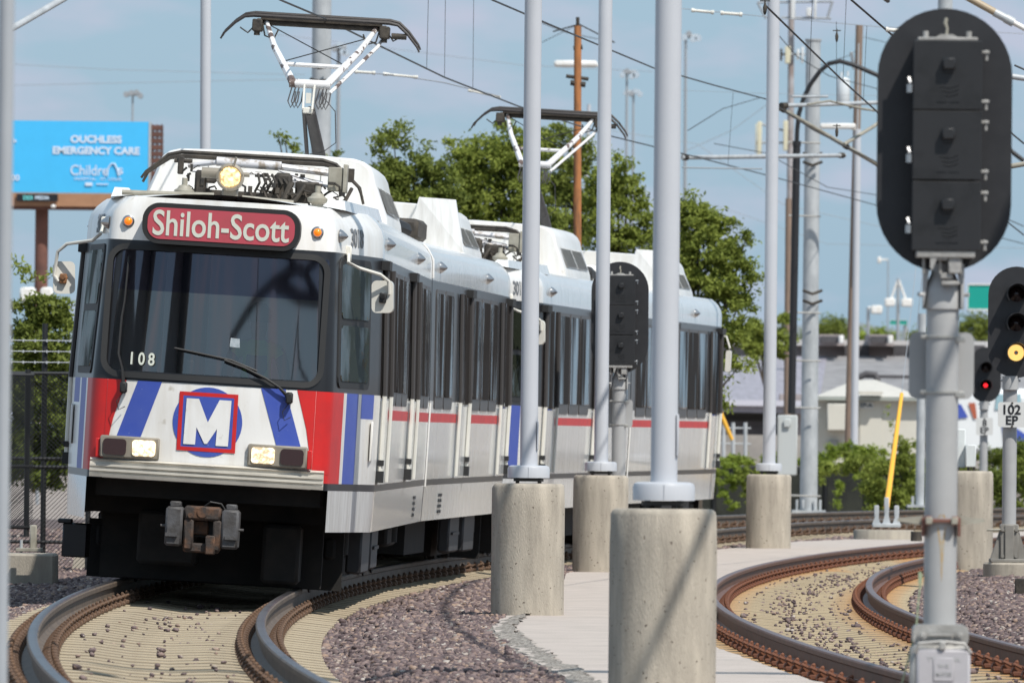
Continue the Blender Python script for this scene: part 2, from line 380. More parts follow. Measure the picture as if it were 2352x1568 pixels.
def build_track(T, label, s_near, tmat, cmat, rmat, hmat, nt0, ncount):
    o = T.pos(s_near, 0, -.2); root = thing('railway_track', o, label, 'railway track', 'curving railway tracks')
    for off in (-.7525, .7525): rail_mesh(T, off, s_near-25, 165, [rmat, hmat], root)
    tm = tie_mb(); me = mkmesh('tie', tm.v, tm.f, tmat, tm.m); fixn(me); smooth_by_angle(me, 30)
    cm = clip_mb(); mc = mkmesh('rail_clips', cm.v, cm.f, cmat); fixn(mc); smooth_by_angle(mc, 40)
    rest = MB(); restc = MB()
    for i in range(ncount):
        t = nt0 + i*.762
        p = T.pos(t, 0, 0); a = T.pos(t, 1, 0) - p; x,y,th = T.at(t)
        ex = a.normalized(); ey = Vector((math.sin(th), math.cos(th), 0)); ez = ex.cross(ey).normalized()
        jz = random.uniform(-.0015,.0015); ja = random.uniform(-.003,.003)
        M = Matrix.Translation(p + Vector((0,0,jz))) @ Matrix((ex,ey,ez)).transposed().to_4x4() @ Matrix.Rotation(ja,4,'Z')
        if i < 100:
            k = bpy.data.objects.new('tie', me); link(k); k.parent = root; k.matrix_basis = root.matrix_basis.inverted() @ M
            for off in (-.7525,.7525):
                c = bpy.data.objects.new('rail_clips', mc); link(c); c.parent = k; c.location = (off,0,.004)
        else:
            rest.v += [tuple(M @ Vector(v)) for v in tm.v]; o_ = len(rest.v)-len(tm.v); rest.f += [tuple(i_+o_ for i_ in f_) for f_ in tm.f]; rest.m += tm.m
            for off in (-.7525,.7525): restc.add([M @ (Vector(v)+Vector((off,0,.004))) for v in cm.v], cm.f)
    r = part('far_ties', rest, tmat, root, world=True, smooth=30); r['kind'] = 'stuff'
    r = part('far_rail_clips', restc, cmat, root, world=True, smooth=40); r['kind'] = 'stuff'
    return root
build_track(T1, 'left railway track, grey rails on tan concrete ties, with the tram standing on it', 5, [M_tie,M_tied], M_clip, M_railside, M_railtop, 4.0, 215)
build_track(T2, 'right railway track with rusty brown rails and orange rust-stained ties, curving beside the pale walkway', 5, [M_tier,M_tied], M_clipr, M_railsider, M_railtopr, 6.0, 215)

# ================================================================ ground
def sstep(a,b,x): t = np.clip((x-a)/(b-a),0,1); return t*t*(3-2*t)
def groundz(x, y):
    a1 = x - T1.xc(y); a2 = x - T2.xc(y)
    z = np.full_like(x, -.045)
    z = np.where(a2 > 0, -.045 + .03*sstep(1.5,4,a2), z)
    w2 = 1 - sstep(1.2, 1.9, np.abs(a2)); z = z*(1-w2) + (-.175)*w2
    w1 = 1 - sstep(1.2, 1.7, np.abs(a1)); cz = .154+.038 - .05*np.clip(a1,-1.5,1.5) - .265; z = z*(1-w1) + cz*w1
    z = np.where(a1 < -1.2, z*(1-sstep(1.2,2.6,-a1)) + (-.10)*sstep(1.2,2.6,-a1), z)
    return z
xs = np.arange(-9, 22.01, .15); ys = np.arange(30, 175, .4)
X,Y = np.meshgrid(xs, ys); Z = groundz(X.ravel(), Y.ravel()).reshape(X.shape) + rng.normal(0,.004,X.shape)
ok_far = sstep(150,175,Y); Z = Z*(1-ok_far) + (-.12)*ok_far
nx = len(xs); V = np.stack([X.ravel(),Y.ravel(),Z.ravel()],1)
I = (np.arange(len(ys)-1)[:,None]*nx + np.arange(nx-1)[None,:]).ravel()
M_bal = mat('ballast_bed', (.095,.068,.066), .95, col2=(.17,.125,.11), vscale=14, bump=1, bscale=22, col3=(.03,.022,.022), c3=(26,.52,.60))
o = link(bpy.data.objects.new('ballast_bed', npmesh('ballast_bed', V, np.stack([I,I+1,I+nx+1,I+nx],1), M_bal))); tag(o, kind='structure')
M_gr = mat('dusty_gravel_ground', (.34,.29,.25), .95, col2=(.24,.20,.175), vscale=.7, bump=.5, bscale=14, col3=(.16,.13,.11), c3=(7,.55,.62))
b = MB(); b.quad((-900,-60,-.22),(900,-60,-.22),(900,3500,-.22),(-900,3500,-.22)); o = part('ground', b, M_gr, smooth=0); tag(o, kind='structure')

# walkway slab outline: left edge from the photo, right edge hugging track 2
def rail2(y, off): return float(T2.xc(np.array([y]))[0]) + off
left = [G(px,py) for px,py in ((1420,1700),(1365,1610),(1310,1567),(1285,1545),(1262,1528),(1228,1520),(1205,1500),(1178,1486),(1160,1467),(1140,1452),(1137,1436),(1152,1423),
        (1190,1398),(1270,1362),(1296,1330),(1300,1316),(1340,1308),(1420,1290),(1560,1272),(1640,1262),(1740,1252),(1830,1243),(1950,1238),(2060,1232),(2150,1228),(2290,1222),(2420,1217))]
left[0].y = 47
lp = []
for i in range(len(left)-1):
    a,b_ = left[i], left[i+1]; n = max(1, int((b_-a).length/.12))
    for k in range(n):
        q = a.lerp(b_, k/n); lp.append(q)
lp = [Vector((q.x + (random.uniform(-.035,.035) if q.y < 95 else 0) - (.0), q.y, 0)) for q in lp]
ymax = lp[-1].y
rp_ = []; y = 44.0
while y < ymax:
    t = min(1, max(0, (y-78)/4)); off = -.7525 - (.52*(1-t) + .055*t); rp_.append(Vector((rail2(y,off) + random.uniform(-.012,.012), y, 0))); y += .35
lp.insert(0, Vector((lp[0].x, 44, 0)))
# resample the left edge at the right edge's depths
ly = np.array([q.y for q in lp]); order = np.argsort(ly, kind='stable'); lx = np.array([q.x for q in lp])
b = MB(); n = len(rp_)
ymon = np.maximum.accumulate(ly)
for q in rp_:
    x0 = float(np.interp(q.y, ymon + np.arange(len(ymon))*1e-6, lx))
    for k in range(9):
        f = k/8; b.v.append((x0*(1-f)+q.x*f, q.y, random.uniform(-.003,.003)))
    b.v.append((x0,q.y,-.2)); b.v.append((q.x,q.y,-.2))
for i in range(n-1):
    for k in range(8): b.f.append((i*11+k, i*11+k+1, (i+1)*11+k+1, (i+1)*11+k)); b.m.append(0)
    b.f.append((i*11, (i+1)*11, (i+1)*11+9, i*11+9)); b.f.append((i*11+8, i*11+10, (i+1)*11+10, (i+1)*11+8)); b.m += [0,0]
b.f.append((0,9,10,8,4)); b.m.append(0)
o = part('walkway', b, M_walk, smooth=30, fix=False); tag(o, kind='structure')
# ragged spill of concrete along the left edge of the walkway
b = MB(); q0 = [q for q in lp if q.y < 84]
for i,q in enumerate(q0):
    wdt = .10 + .10*random.random() + (.12 if q.y < 75 else 0)
    for k in range(6):
        f = k/5; b.v.append((q.x + .16 - (wdt+.16)*f, q.y + random.uniform(-.02,.02), (.012 - .085*f**1.6) + random.uniform(-.012,.012)))
for i in range(len(q0)-1):
    for k in range(5): b.f.append((i*6+k, i*6+k+1, (i+1)*6+k+1, (i+1)*6+k)); b.m.append(0)
o = part('walkway_edge', b, M_edge, smooth=0, fix=False); tag(o, kind='structure')

# ---------------------------------------------------------------- ballast stones
phi = (1+5**.5)/2
ICO = np.array([(-1,phi,0),(1,phi,0),(-1,-phi,0),(1,-phi,0),(0,-1,phi),(0,1,phi),(0,-1,-phi),(0,1,-phi),(phi,0,-1),(phi,0,1),(-phi,0,-1),(-phi,0,1)])/1.902
ICF = np.array([(0,11,5),(0,5,1),(0,1,7),(0,7,10),(0,10,11),(1,5,9),(5,11,4),(11,10,2),(10,7,6),(7,1,8),(3,9,4),(3,4,2),(3,2,6),(3,6,8),(3,8,9),(4,9,5),(2,4,11),(6,2,10),(8,6,7),(9,8,1)])
def stones(P, R, seed=1):
    """P (n,3) centres, R (n,) radii -> angular little stones"""
    r = np.random.default_rng(seed); n = len(P)
    sh = r.uniform(.62,1.25,(n,12,1)); V = ICO[None]*sh
    V = V*np.stack([r.uniform(.7,1.3,n), r.uniform(.7,1.3,n), r.uniform(.5,.95,n)],1)[:,None,:]
    a = r.uniform(0,6.28,n); tl = r.uniform(-.5,.5,n); c,s = np.cos(a),np.sin(a); ct,st = np.cos(tl),np.sin(tl)
    x,y,z = V[...,0],V[...,1],V[...,2]
    x,z = x*ct[:,None]+z*st[:,None], -x*st[:,None]+z*ct[:,None]
    x,y = x*c[:,None]-y*s[:,None], x*s[:,None]+y*c[:,None]
    V = np.stack([x,y,z],-1)*R[:,None,None] + P[:,None,:]
    F = ICF[None] + (np.arange(n)*12)[:,None,None]
    return V.reshape(-1,3), F.reshape(-1,3)
def stonemat(name, cols):
    m = bpy.data.materials.new(name); m.use_nodes = True; n = m.node_tree.nodes; l = m.node_tree.links; p = n['Principled BSDF']
    t = n.new('ShaderNodeTexCoord'); v = n.new('ShaderNodeTexVoronoi'); v.inputs['Scale'].default_value = 22
    l.new(t.outputs['Object'], v.inputs['Vector']); sp = n.new('ShaderNodeSeparateColor'); l.new(v.outputs['Color'], sp.inputs[0])
    cr = n.new('ShaderNodeValToRGB'); cr.color_ramp.interpolation = 'LINEAR'
    while len(cr.color_ramp.elements) < len(cols): cr.color_ramp.elements.new(.5)
    for e,(pp,c) in zip(cr.color_ramp.elements, cols): e.position = pp; e.color = (*c,1)
    l.new(sp.outputs[0], cr.inputs[0]); l.new(cr.outputs[0], p.inputs['Base Color']); p.inputs['Roughness'].default_value = .8
    return m
M_stone = stonemat('purple_brown_ballast', [(0,(.065,.045,.047)),(.3,(.115,.08,.078)),(.55,(.16,.115,.108)),(.75,(.22,.16,.145)),(.92,(.30,.205,.15)),(1,(.40,.36,.32))])
def scatter(d0, d1, sp, test, seed):
    r = np.random.default_rng(seed); xm = 1220/FP*d1
    gx = np.arange(-xm, xm, sp); gy = np.arange(d0, d1, sp); X,Y = np.meshgrid(gx, gy)
    X = X.ravel() + r.uniform(-.5,.5,X.size)*sp; Y = Y.ravel() + r.uniform(-.5,.5,Y.size)*sp
    k = (np.abs(X) < (1215/FP)*Y) & test(X,Y); return X[k], Y[k]
wy = np.array([q.y for q in rp_]); wl_ = np.interp(wy, ymon + np.arange(len(ymon))*1e-6, lx); wr_ = np.array([q.x for q in rp_])
def off_walk(X,Y,m=0): return (X < np.interp(Y,wy,wl_) - m) | (X > np.interp(Y,wy,wr_) + m)
def bal_test(X,Y):
    a1 = np.abs(X - T1.xc(Y)); a2 = np.abs(X - T2.xc(Y)); return (a1 > 1.17) & (a2 > 1.17) & off_walk(X,Y,.02) & (Y < 150)
PX=[];PY=[];PR=[]
for (d0,d1,sp,r0,r1) in ((43,62,.037,.016,.036),(62,84,.045,.019,.041),(84,115,.065,.026,.052),(115,150,.11,.04,.075)):
    x,y = scatter(d0,d1,sp,bal_test,int(d0)); PX.append(x); PY.append(y); PR.append(rng.uniform(r0,r1,len(x))*rng.uniform(.8,1.15,len(x)))
PX=np.concatenate(PX);PY=np.concatenate(PY);PR=np.concatenate(PR)
PZ = groundz(PX,PY) + rng.uniform(-.004,.028,len(PX)) + (rng.random(len(PX))>.9)*.015
V,F = stones(np.stack([PX,PY,PZ],1), PR, 3)
o = link(bpy.data.objects.new('ballast_stones', npmesh('ballast_stones', V, F, M_stone, k=3))); tag(o, 'loose purple brown crushed stone ballast beside the tracks', 'gravel', kind='stuff')
print('stones', len(PX))
# loose stones lying on the ties, between the rails
def loose(T, n, seed, smax, label, tb):
    r = np.random.default_rng(seed); P = []; R = []
    for i in range(n):
        t = 5 + (smax-5)*r.random()**1.2; lat = float(np.clip(r.normal(.05, .33), -1.12, 1.12))
        if abs(abs(lat)-.7525) < .2: continue
        rr = float(r.uniform(.008,.024)*(1.5 if r.random() > .93 else 1)); p = T.pos(t, lat, -.19 + rr*.3 - (.02 if abs(lat) < .35 else 0)); P.append(tuple(p)); R.append(rr)
    V,F = stones(np.array(P), np.array(R), seed); o = link(bpy.data.objects.new('loose_stones', npmesh('loose_stones', V, F, M_stone, k=3)))
    tag(o, label, 'gravel', kind='stuff')
loose(T1, 300, 5, 46, 'loose stones scattered on the tan ties of the left track', 0)
loose(T2, 1700, 6, 90, 'loose stones scattered thickly over the rusty ties of the right track', 0)
# ================================================================ tram cars
TL = 2.0; HL = 13.16; BOW = .10
def FWf(z): return 1.0 - .07*max(0, min(1, (z-1.72)/1.5))
def SWf(z):
    if z < 1.0: return 1.31 + .015*(z-.52)/.48
    if z < 1.75: return 1.325
    w = 1.325 - .045*(z-1.75)/1.15
    if z > 3.05: w -= .14*((z-3.05)/.2)**2
    return w
def rake(z): return .20*max(0, (z-1.72)/1.5)
def xs_(y, z): return FWf(z) - (.14*((z-3.05)/.2)**2 if z > 3.05 else 0) + (SWf(z) - FWf(z) + (.14*((z-3.05)/.2)**2 if z > 3.05 else 0))*min(1, max(0,y/TL))
def side_pt(y, z, sg, off=0):
    if y < .12: # rounded corner
        w = xs_(y,z); c = .12*(1 - math.sqrt(max(0, 1-(1-y/.12)**2))); w -= c
    else: w = xs_(y,z)
    return Vector((sg*(w+off), y + rake(z)*(1-min(1,y/TL)), z))
def face_pt(x, z, off=0):
    w = xs_(0,z) - .12; u = max(-1,min(1,x/w)); return Vector((x, rake(z) + BOW*(u*u-1) - off, z))
ZL = [.52,.66,.80,.87,.93,1.0,1.25,1.49,1.58,1.70,1.9,2.3,2.7,2.88,3.05,3.12,3.18,3.22,3.25]
YS = [0,.01,.03,.06,.09,.12,.3,.42,.54,.66,.9,1.14,1.26,1.5,1.78,2.0,2.4,2.8,3.3,3.6,4.5,6,7.5,9,10.5,12,12.7,HL]
M_grey = mat('dark_window_frame', (.055,.05,.048), .4)
M_num = mat('fleet_number_grey', (.16,.17,.18), .5)
M_bandd = mat('dark_window_band', (.035,.033,.033), .28, spec=.6, bump=.2, bscale=3, bstretch=(5,5,.5))
M_signred = mat('sign_red', (.44,.06,.085), .5, col2=(.38,.065,.08), vscale=6, emit=(.5,.07,.09), estr=.10)
M_signtxt = mat('sign_letters', (.58,.60,.52), .5, emit=(.58,.60,.52), estr=.08)
def glowlens(name, col, lo, hi, sc):
    m = mat(name, (.2,.14,.07), .2); n = m.node_tree.nodes; l = m.node_tree.links; p = n['Principled BSDF']
    t = n.new('ShaderNodeTexCoord'); v = n.new('ShaderNodeTexNoise'); v.inputs['Scale'].default_value = sc; v.inputs['Detail'].default_value = 2; l.new(t.outputs['Object'], v.inputs['Vector'])
    mr = n.new('ShaderNodeMapRange'); mr.inputs[1].default_value = .38; mr.inputs[2].default_value = .62; mr.inputs[3].default_value = lo; mr.inputs[4].default_value = hi; l.new(v.outputs[0], mr.inputs[0])
    p.inputs['Emission Color'].default_value = (*col,1); l.new(mr.outputs[0], p.inputs['Emission Strength']); return m
M_lamp = glowlens('lit_headlight', (1,.80,.52), .75, 2.6, 28)
M_lampr = glowlens('lit_roof_light', (1,.68,.30), .7, 3.0, 24)
M_lens = mat('dark_red_lens', (.035,.012,.010), .15, coat=.5)
M_amber = mat('amber_lens', (.75,.20,.01), .2, emit=(1,.22,.01), estr=.7, coat=.5)
M_chrome = mat('worn_chrome', (.45,.45,.45), .25, .9)
M_bezel = mat('grey_bezel', (.28,.25,.20), .5, var=.2)
M_seal = mat('cab_wall', (.75,.76,.75), .7)
M_silver = mat('silver_trim', (.45,.44,.41), .35, .4, var=.2)
M_hiv = mat('vest_lime', (.22,.42,.06), .7)
M_cloth = mat('dark_uniform', (.03,.035,.05), .9)
M_skin = mat('skin', (.30,.17,.11), .6)
def tintglass(name, tint, gloss, r=.03, gc=(.9,.86,.82)):
    m = bpy.data.materials.new(name); m.use_nodes = True; n = m.node_tree.nodes; l = m.node_tree.links; n.remove(n['Principled BSDF'])
    t = n.new('ShaderNodeBsdfTransparent'); t.inputs[0].default_value = (*tint,1); g = n.new('ShaderNodeBsdfGlossy'); g.inputs['Roughness'].default_value = r
    g.inputs[0].default_value = (*gc,1)
    ms = n.new('ShaderNodeMixShader'); ms.inputs[0].default_value = gloss
    l.new(t.outputs[0], ms.inputs[1]); l.new(g.outputs[0], ms.inputs[2]); l.new(ms.outputs[0], n['Material Output'].inputs[0]); return m
M_ws = tintglass('windshield_glass', (.55,.57,.57), .20)
M_wst = tintglass('windshield_tinted_top', (.38,.38,.50), .13, gc=(.66,.66,.78))

def half_matrix(s_end, s_art):
    P0 = T1.pos(s_end,0,0); P1 = T1.pos(s_art,0,0); sm = (s_end+s_art)/2
    y = (P1-P0).normalized(); xl = (T1.pos(sm,1,0)-T1.pos(sm,0,0)).normalized()
    if s_art < s_end: xl = -xl
    z = xl.cross(y).normalized(); x = y.cross(z)
    M = Matrix((x,y,z)).transposed().to_4x4(); M.translation = P0; return M
def shroud_prof(w=1.13, z0=3.24, z1=3.83):
    L = [(-w,z0),(-w+.01,z0+.07),(-w+.13,z1-.22),(-w+.155,z1-.13),(-w+.19,z1-.07),(-w+.25,z1-.025),(-w+.34,z1),(-.4,z1+.012),(0,z1+.018)]
    return L + [(-x,z) for x,z in reversed(L[:-1])]
def tram_half(root, M, front, num, detail=True):
    def P(name, b, m, par=None, lab=None, smooth=40): return part(name, b, m, par or root, lab, smooth=smooth, M=M)
    # ---- shell (sides, roof, face). materials: 0 side white,1 black,2 red,3 blue,4 band,5 white
    b = MB()
    def colr(y, z):
        if z < .86: return 0
        if z < .92: return 1
        if z < 1.69:
            if y < .53: return 2
            if y < .65: return 5
            if y < 1.13: return 3
            if y < 1.25: return 5
            if y < 1.77: return 3 if z > 1.48 else 5
            if y < 2.35: return 5
            if y < 3.25: return 3 if z > 1.48 else 0
            if 1.48 < z < 1.57: return 2
            return 0
        if z < 2.87: return 1 if y < 2.0 else 4
        return 5 if y < 2.0 else 0
    for sg in (-1,1):
        base = len(b.v)
        for y in YS:
            for z in ZL: b.v.append(tuple(side_pt(y,z,sg)))
        nz_ = len(ZL)
        for i in range(len(YS)-1):
            for j in range(nz_-1):
                if ZL[j] < .85 and YS[i] < .12: continue
                if sg == 1 or True:
                    b.f.append((base+i*nz_+j, base+(i+1)*nz_+j, base+(i+1)*nz_+j+1, base+i*nz_+j+1)); b.m.append(colr(YS[i]+.001, ZL[j]+.001))
    # roof
    rows = []
    for y in YS:
        L = side_pt(y,3.25,-1); Rr = side_pt(y,3.25,1); row = []
        for k in range(9):
            f = k/8; q = L.lerp(Rr, f); q.z = 3.25 + .05*(1-(2*f-1)**2)
            if y == 0: q.y = face_pt(q.x,3.25).y
            row.append(len(b.v)); b.v.append(tuple(q))
        rows.append(row)
    for i in range(len(rows)-1):
        for k in range(8): b.f.append((rows[i][k],rows[i][k+1],rows[i+1][k+1],rows[i+1][k])); b.m.append(5)
    # face with a windscreen opening
    xsn = [-1,-.985,-.9,-.8,-.6,-.4,-.2,0,.2,.4,.6,.8,.9,.985,1]; zf = [.87,.93,1.0,1.25,1.49,1.70,1.78,1.95,2.3,2.6,2.80,2.88,3.05,3.12,3.18,3.22,3.25]
    grid = []
    for z in zf:
        w = xs_(0,z)-.12; row = []
        for u in xsn:
            row.append(len(b.v)); b.v.append(tuple(face_pt(u*w, z)))
        grid.append(row)
    for j in range(len(zf)-1):
        for i in range(len(xsn)-1):
            zz = zf[j]
            if 1.77 < zz < 2.79 and 0 <= i <= len(xsn)-2: continue
            m = 5 if zz < 1.69 or zz > 2.87 else 1
            b.f.append((grid[j][i],grid[j][i+1],grid[j+1][i+1],grid[j+1][i])); b.m.append(m)
    # close the rear end
    e = [side_pt(HL,z,-1) for z in ZL] + [side_pt(HL,z,1) for z in reversed(ZL)]
    b.add(e, [tuple(range(len(e)))], 1)
    P('body_shell', b, [M_side,M_black,M_red,M_blue,M_bandd,M_white], smooth=30)
    b = MB(); b.box((0,7.0,.72), (2.3,12.0,.30)); b.box((0,.75,.80), (1.9,.9,.16)); b.box((0,1.35,.42), (1.9,.08,.80)); b.box((0,1.9,.25),(2.2,.05,.5)); b.box((-.35,.9,.38),(.5,.4,.45),bev=.03); b.box((.62,1.0,.30),(.32,.5,.5),bev=.03)  # floor plate blocks light; dark panels stand in for shade under the cab
    b.box((0,5.6,.33),(1.9,2.6,.5)); b.box((0,9.2,.36),(1.9,2.6,.45))
    P('underframe', b, M_dark)
    # equipment boxes hanging under the skirt, coloured dark for the shade there
    for sg in (-1,1):
        b = MB(); b.box((sg*1.10,4.6,.33),(.14,1.5,.42),bev=.02); b.box((sg*1.10,6.6,.33),(.12,1.3,.40),bev=.02)
        b.box((sg*1.175,6.6,.33),(.012,.9,.03))
        P('equipment_box', b, mat('shabby_shaded_box', (.045,.045,.048), .6, var=.3, vscale=5))
    # bogie
    for yb in ((3.0,) if True else ()):
        b = MB()
        for sx in (-1,1):
            for sy in (-.95,.95):
                b.lathe([(.02,-.06),(.16,-.065),(.27,-.04),(.33,-.03),(.33,.05),(.36,.06),(.36,.075),(.30,.08),(.02,.07)], (sx*.75,yb+sy,.33), 24, 'X')
            b.box((sx*.98,yb,.36),(.12,2.3,.2),bev=.03); b.cyl((sx*1.0,yb,.3),(sx*1.0,yb,.55),.09); b.cyl((sx*1.0,yb-.5,.25),(sx*1.0,yb-.5,.5),.05)
        b.box((0,yb,.38),(1.8,.35,.2))
        P('bogie', b, M_dark)
    # windows and doors, both sides
    for sg in (-1,1):
        def panel(y0,y1,z0,z1,off,r=.06):
            b = MB(); pl = rrect(y1-y0,z1-z0,r,3,(y0+y1)/2,(z0+z1)/2); n = len(pl)
            b.add([side_pt(a,c,sg,off) for a,c in pl], [tuple(range(n))]); b.add([side_pt(a,c,sg,off-.02) for a,c in pl], [])
            for i in range(n): b.f.append((i,(i+1)%n,n+(i+1)%n,n+i)); b.m.append(0)
            return b
        fr = P('side_window', panel(.24,1.50,1.74,2.84,.012,.09), M_rubber, smooth=0)
        for (a,c) in ((1.80,2.27),(2.33,2.79)):
            b = panel(.32,1.42,a,c,.020,.05); P('pane', b, M_cabglass, fr, smooth=0)
        for (y0,y1) in ((3.95,5.10),(5.20,6.35),(6.45,7.60),(10.35,11.45),(11.55,12.65)):
            fr = P('side_window', panel(y0,y1,1.62,2.80,.010,.08), M_grey, smooth=0)
            P('pane', panel(y0+.05,y1-.05,1.74,2.76,.016,.06), M_glassd, fr, smooth=0)
        for (y0,y1) in ((2.22,3.52),(8.2,9.5)):
            b = MB()
            for (a,c) in ((y0,(y0+y1)/2-.01),((y0+y1)/2+.01,y1)):
                q = panel(a,c,.93,1.66,.018,.01); b.add(q.v,q.f)
            dr = P('door', b, M_side, smooth=0)
            for (a,c) in ((y0+.03,(y0+y1)/2-.03),((y0+y1)/2+.03,y1-.03)):
                q = panel(a,c,1.68,2.80,.022,.04); P('pane', q, M_glassd, dr, smooth=0)
            b = MB()
            for yy in (y0-.05,y0+.03,y1+.05):
                b.tube([side_pt(yy,.95,sg,.035), side_pt(yy,1.7,sg,.035)], .018, 6)
            P('door_rail', b, M_mirrorb, dr)
            b = MB()
            for yy in (y0-.05,y0+.03,y1+.05): b.tube([side_pt(yy,1.7,sg,.035), side_pt(yy,2.80,sg,.03)], .022, 6)
            P('upper_door_rail', b, M_grey, dr)
            b = MB()
            b.box(side_pt(y0,1.0,sg,.035),(.06,.14,.10)); b.box(side_pt(y0,1.0+.12,sg,.035),(.05,.14,.05)); b.box(side_pt(y0,2.82,sg,.03),(.07,.5,.08))
            P('door_roller', b, M_rubber, dr)
        # side lamps along the roof band
        for yy in ((.22,2.9,9.6) if front else (.8,5.6,12.2)):
            b = MB(); c = side_pt(yy,3.02,sg,0); b.lathe([(.06,0),(.05,sg*.025),(.02,sg*.06),(.004,sg*.075)], c, 12, 'X')
            P('side_lamp', b, M_chrome)
    # fleet number on the cab side (reads from outside)
    q = text_mb(num, .27, 0, .004, .006, b=MB(), xs=.95)
    for sg in (-1,1):
        b = MB(); vs = []
        for (a,d_,c) in q.v:
            yy = .93 + (a if sg == 1 else -a)*1.0; p = side_pt(yy, 3.02+c*.80, sg, .004 - d_); vs.append(p)
        b.add(vs, q.f); P('fleet_number', b, M_num, smooth=0)
    # vents on skirt
    b = MB()
    for r in range(4):
        for c in range(2): b.box(side_pt(10.9+c*.22,.60+r*.055,1,.004),(.012,.16,.03)); b.box(side_pt(10.9+c*.22,.60+r*.055,-1,.004),(.012,.16,.03))
    P('vent', b, M_rubber)
    b = MB()
    for sg in (-1,1):
        b.box(side_pt(1.72,1.30,sg,.012)-Vector((0,0,0)),(.02,.16,.34),bev=.006)
    P('access_flap', b, M_white)
    # roof shroud
    def shroud(y0,y1,hz=1.0):
        b = MB(); pf = [(x,3.24+(z-3.24)*hz) for x,z in shroud_prof()]; n = len(pf); st = [y0,y0+.025,y0+.07,y1-.07,y1-.025,y1]; sc = [.972,.99,1,1,.99,.972]
        for (yy,s_) in zip(st,sc): b.v += [(x*s_, yy, 3.24+(z-3.24)*s_) for x,z in pf]
        for i in range(5):
            for j in range(n-1): b.f.append((i*n+j,i*n+j+1,(i+1)*n+j+1,(i+1)*n+j)); b.m.append(0)
        b.f += [tuple(range(n)), tuple(range(5*n,6*n))]; b.m += [0,0]
        sh = P('roof_shroud', b, M_white, smooth=50)
        b = MB()
        for x_ in (-.52,.5): b.box((x_,y0-.002,3.50),(.008,.006,.42))
        for x_ in (-.85,-.3,.3,.85): b.cyl((x_,y0-.008,3.33),(x_,y0+.01,3.33),.012,n=8)
        P('shroud_trim', b, M_silver, sh)
        for sg in (-1,1):
            for k in range(2):
                b = MB(); a = y0+.3+k*(y1-y0-.5)/2; c = a+(y1-y0-.7)/2
                p0 = Vector((sg*1.105,0,3.24+.13*hz)); p1 = Vector((sg*1.008,0,3.24+.34*hz)); nrm = Vector((sg*.9,0,.43))
                def pt(f,yy,o): q = p0.lerp(p1,f)+nrm*o; q.y = yy; return q
                b.quad(pt(-.06,a-.04,.006),pt(-.06,c+.04,.006),pt(1.06,c+.04,.006),pt(1.06,a-.04,.006))
                for r in range(22):
                    f = r/22; b.quad(pt(f,a,.020),pt(f,c,.020),pt(f+.03,c,.008),pt(f+.03,a,.008))
                P('louvre', b, mat('louvre_white', (.58,.58,.56), .5), sh, smooth=0)
    if front: shroud(6.0,9.1)
    else: shroud(4.5,7.1,.84)
    if not front:
        b = MB(); b.add([(-.55,7.55,3.26),(-1.14,7.25,3.26),(-1.02,7.25,3.80),(-.66,7.55,3.80),(-.55,7.6,3.26),(-1.14,7.3,3.26),(-1.02,7.3,3.80),(-.66,7.6,3.80)],[(0,1,2,3),(7,6,5,4),(0,4,5,1),(1,5,6,2),(2,6,7,3),(3,7,4,0)]); P('roof_panel', b, M_side)
        b = MB(); b.box((-.1,9.3,3.42),(1.5,1.2,.22),bev=.04); b.tube([(.3,10.5,3.36),(-.6,11.2,3.40),(-.9,12.2,3.36)],.08,8); P('roof_equipment', b, M_grime)
    else:
        b = MB(); b.box((0,10.3,3.42),(1.3,.7,.36),bev=.03); P('roof_box', b, M_cream)
        b = MB(); b.box((.2,10.2,3.34),(1.7,.5,.18),bev=.05); b.tube([(.2,10.7,3.35),(.5,11.2,3.42),(.9,11.8,3.36),(1.0,12.4,3.33)],.09,8); b.box((.8,11.6,3.36),(.3,1.2,.10),bev=.03); P('roof_duct', b, M_rubber)
        b = MB(); b.box((0,12.2,3.36),(1.9,1.2,.22),bev=.04); P('roof_cover', b, M_white)
    for sg in ((-1,1) if not front else ()):
        b = MB(); b.tube([side_pt(HL-.02,.86,sg,.002),side_pt(HL-.02,1.68,sg,.002)],.014,6); b.tube([side_pt(HL-.02,z,sg,.002) for z in (2.9,3.08,3.18,3.22)],.014,6); P('edge_strip', b, M_white)
    # bellows
    b = MB()
    for k in range(3):
        y0 = HL - .04 + k*.03; w = 1.16; b.prism(rrect(2*w,2.35,.15,4,0,1.95), y0, y0+.028)
    P('bellows', b, M_rubber)
    if not detail: return
    # ================= cab face details
    def ring(w,h,r,t,cx,cz,off0,off1):
        o = rrect(w,h,r,8,cx,cz); i = rrect(w-2*t,h-2*t,max(.01,r-t),8,cx,cz); n = len(o); b = MB()
        for (pl,of) in ((o,off0),(o,off1),(i,off1),(i,off0)): b.v += [tuple(face_pt(x,z,of)) for x,z in pl]
        for k in range(4):
            for j in range(n): b.f.append((k*n+j, k*n+(j+1)%n, ((k+1)%4)*n+(j+1)%n, ((k+1)%4)*n+j)); b.m.append(0)
        return b
    # densify straight runs so the ring follows the bow
    def ring2(w,h,r,t,cx,cz,off0,off1):
        def dens(pl):
            out = []
            for a,c in zip(pl, pl[1:]+pl[:1]):
                L = math.hypot(c[0]-a[0],c[1]-a[1]); n = max(1,int(L/.12)); n = 14 if L > .9 else (8 if L > .3 else 1)
                for k in range(n): out.append((a[0]+(c[0]-a[0])*k/n, a[1]+(c[1]-a[1])*k/n))
            return out
        o = dens(rrect(w,h,r,6,cx,cz)); i = dens(rrect(w-2*t,h-2*t,max(.01,r-t),6,cx,cz)); n = min(len(o),len(i)); o=o[:n]; i=i[:n]; b = MB()
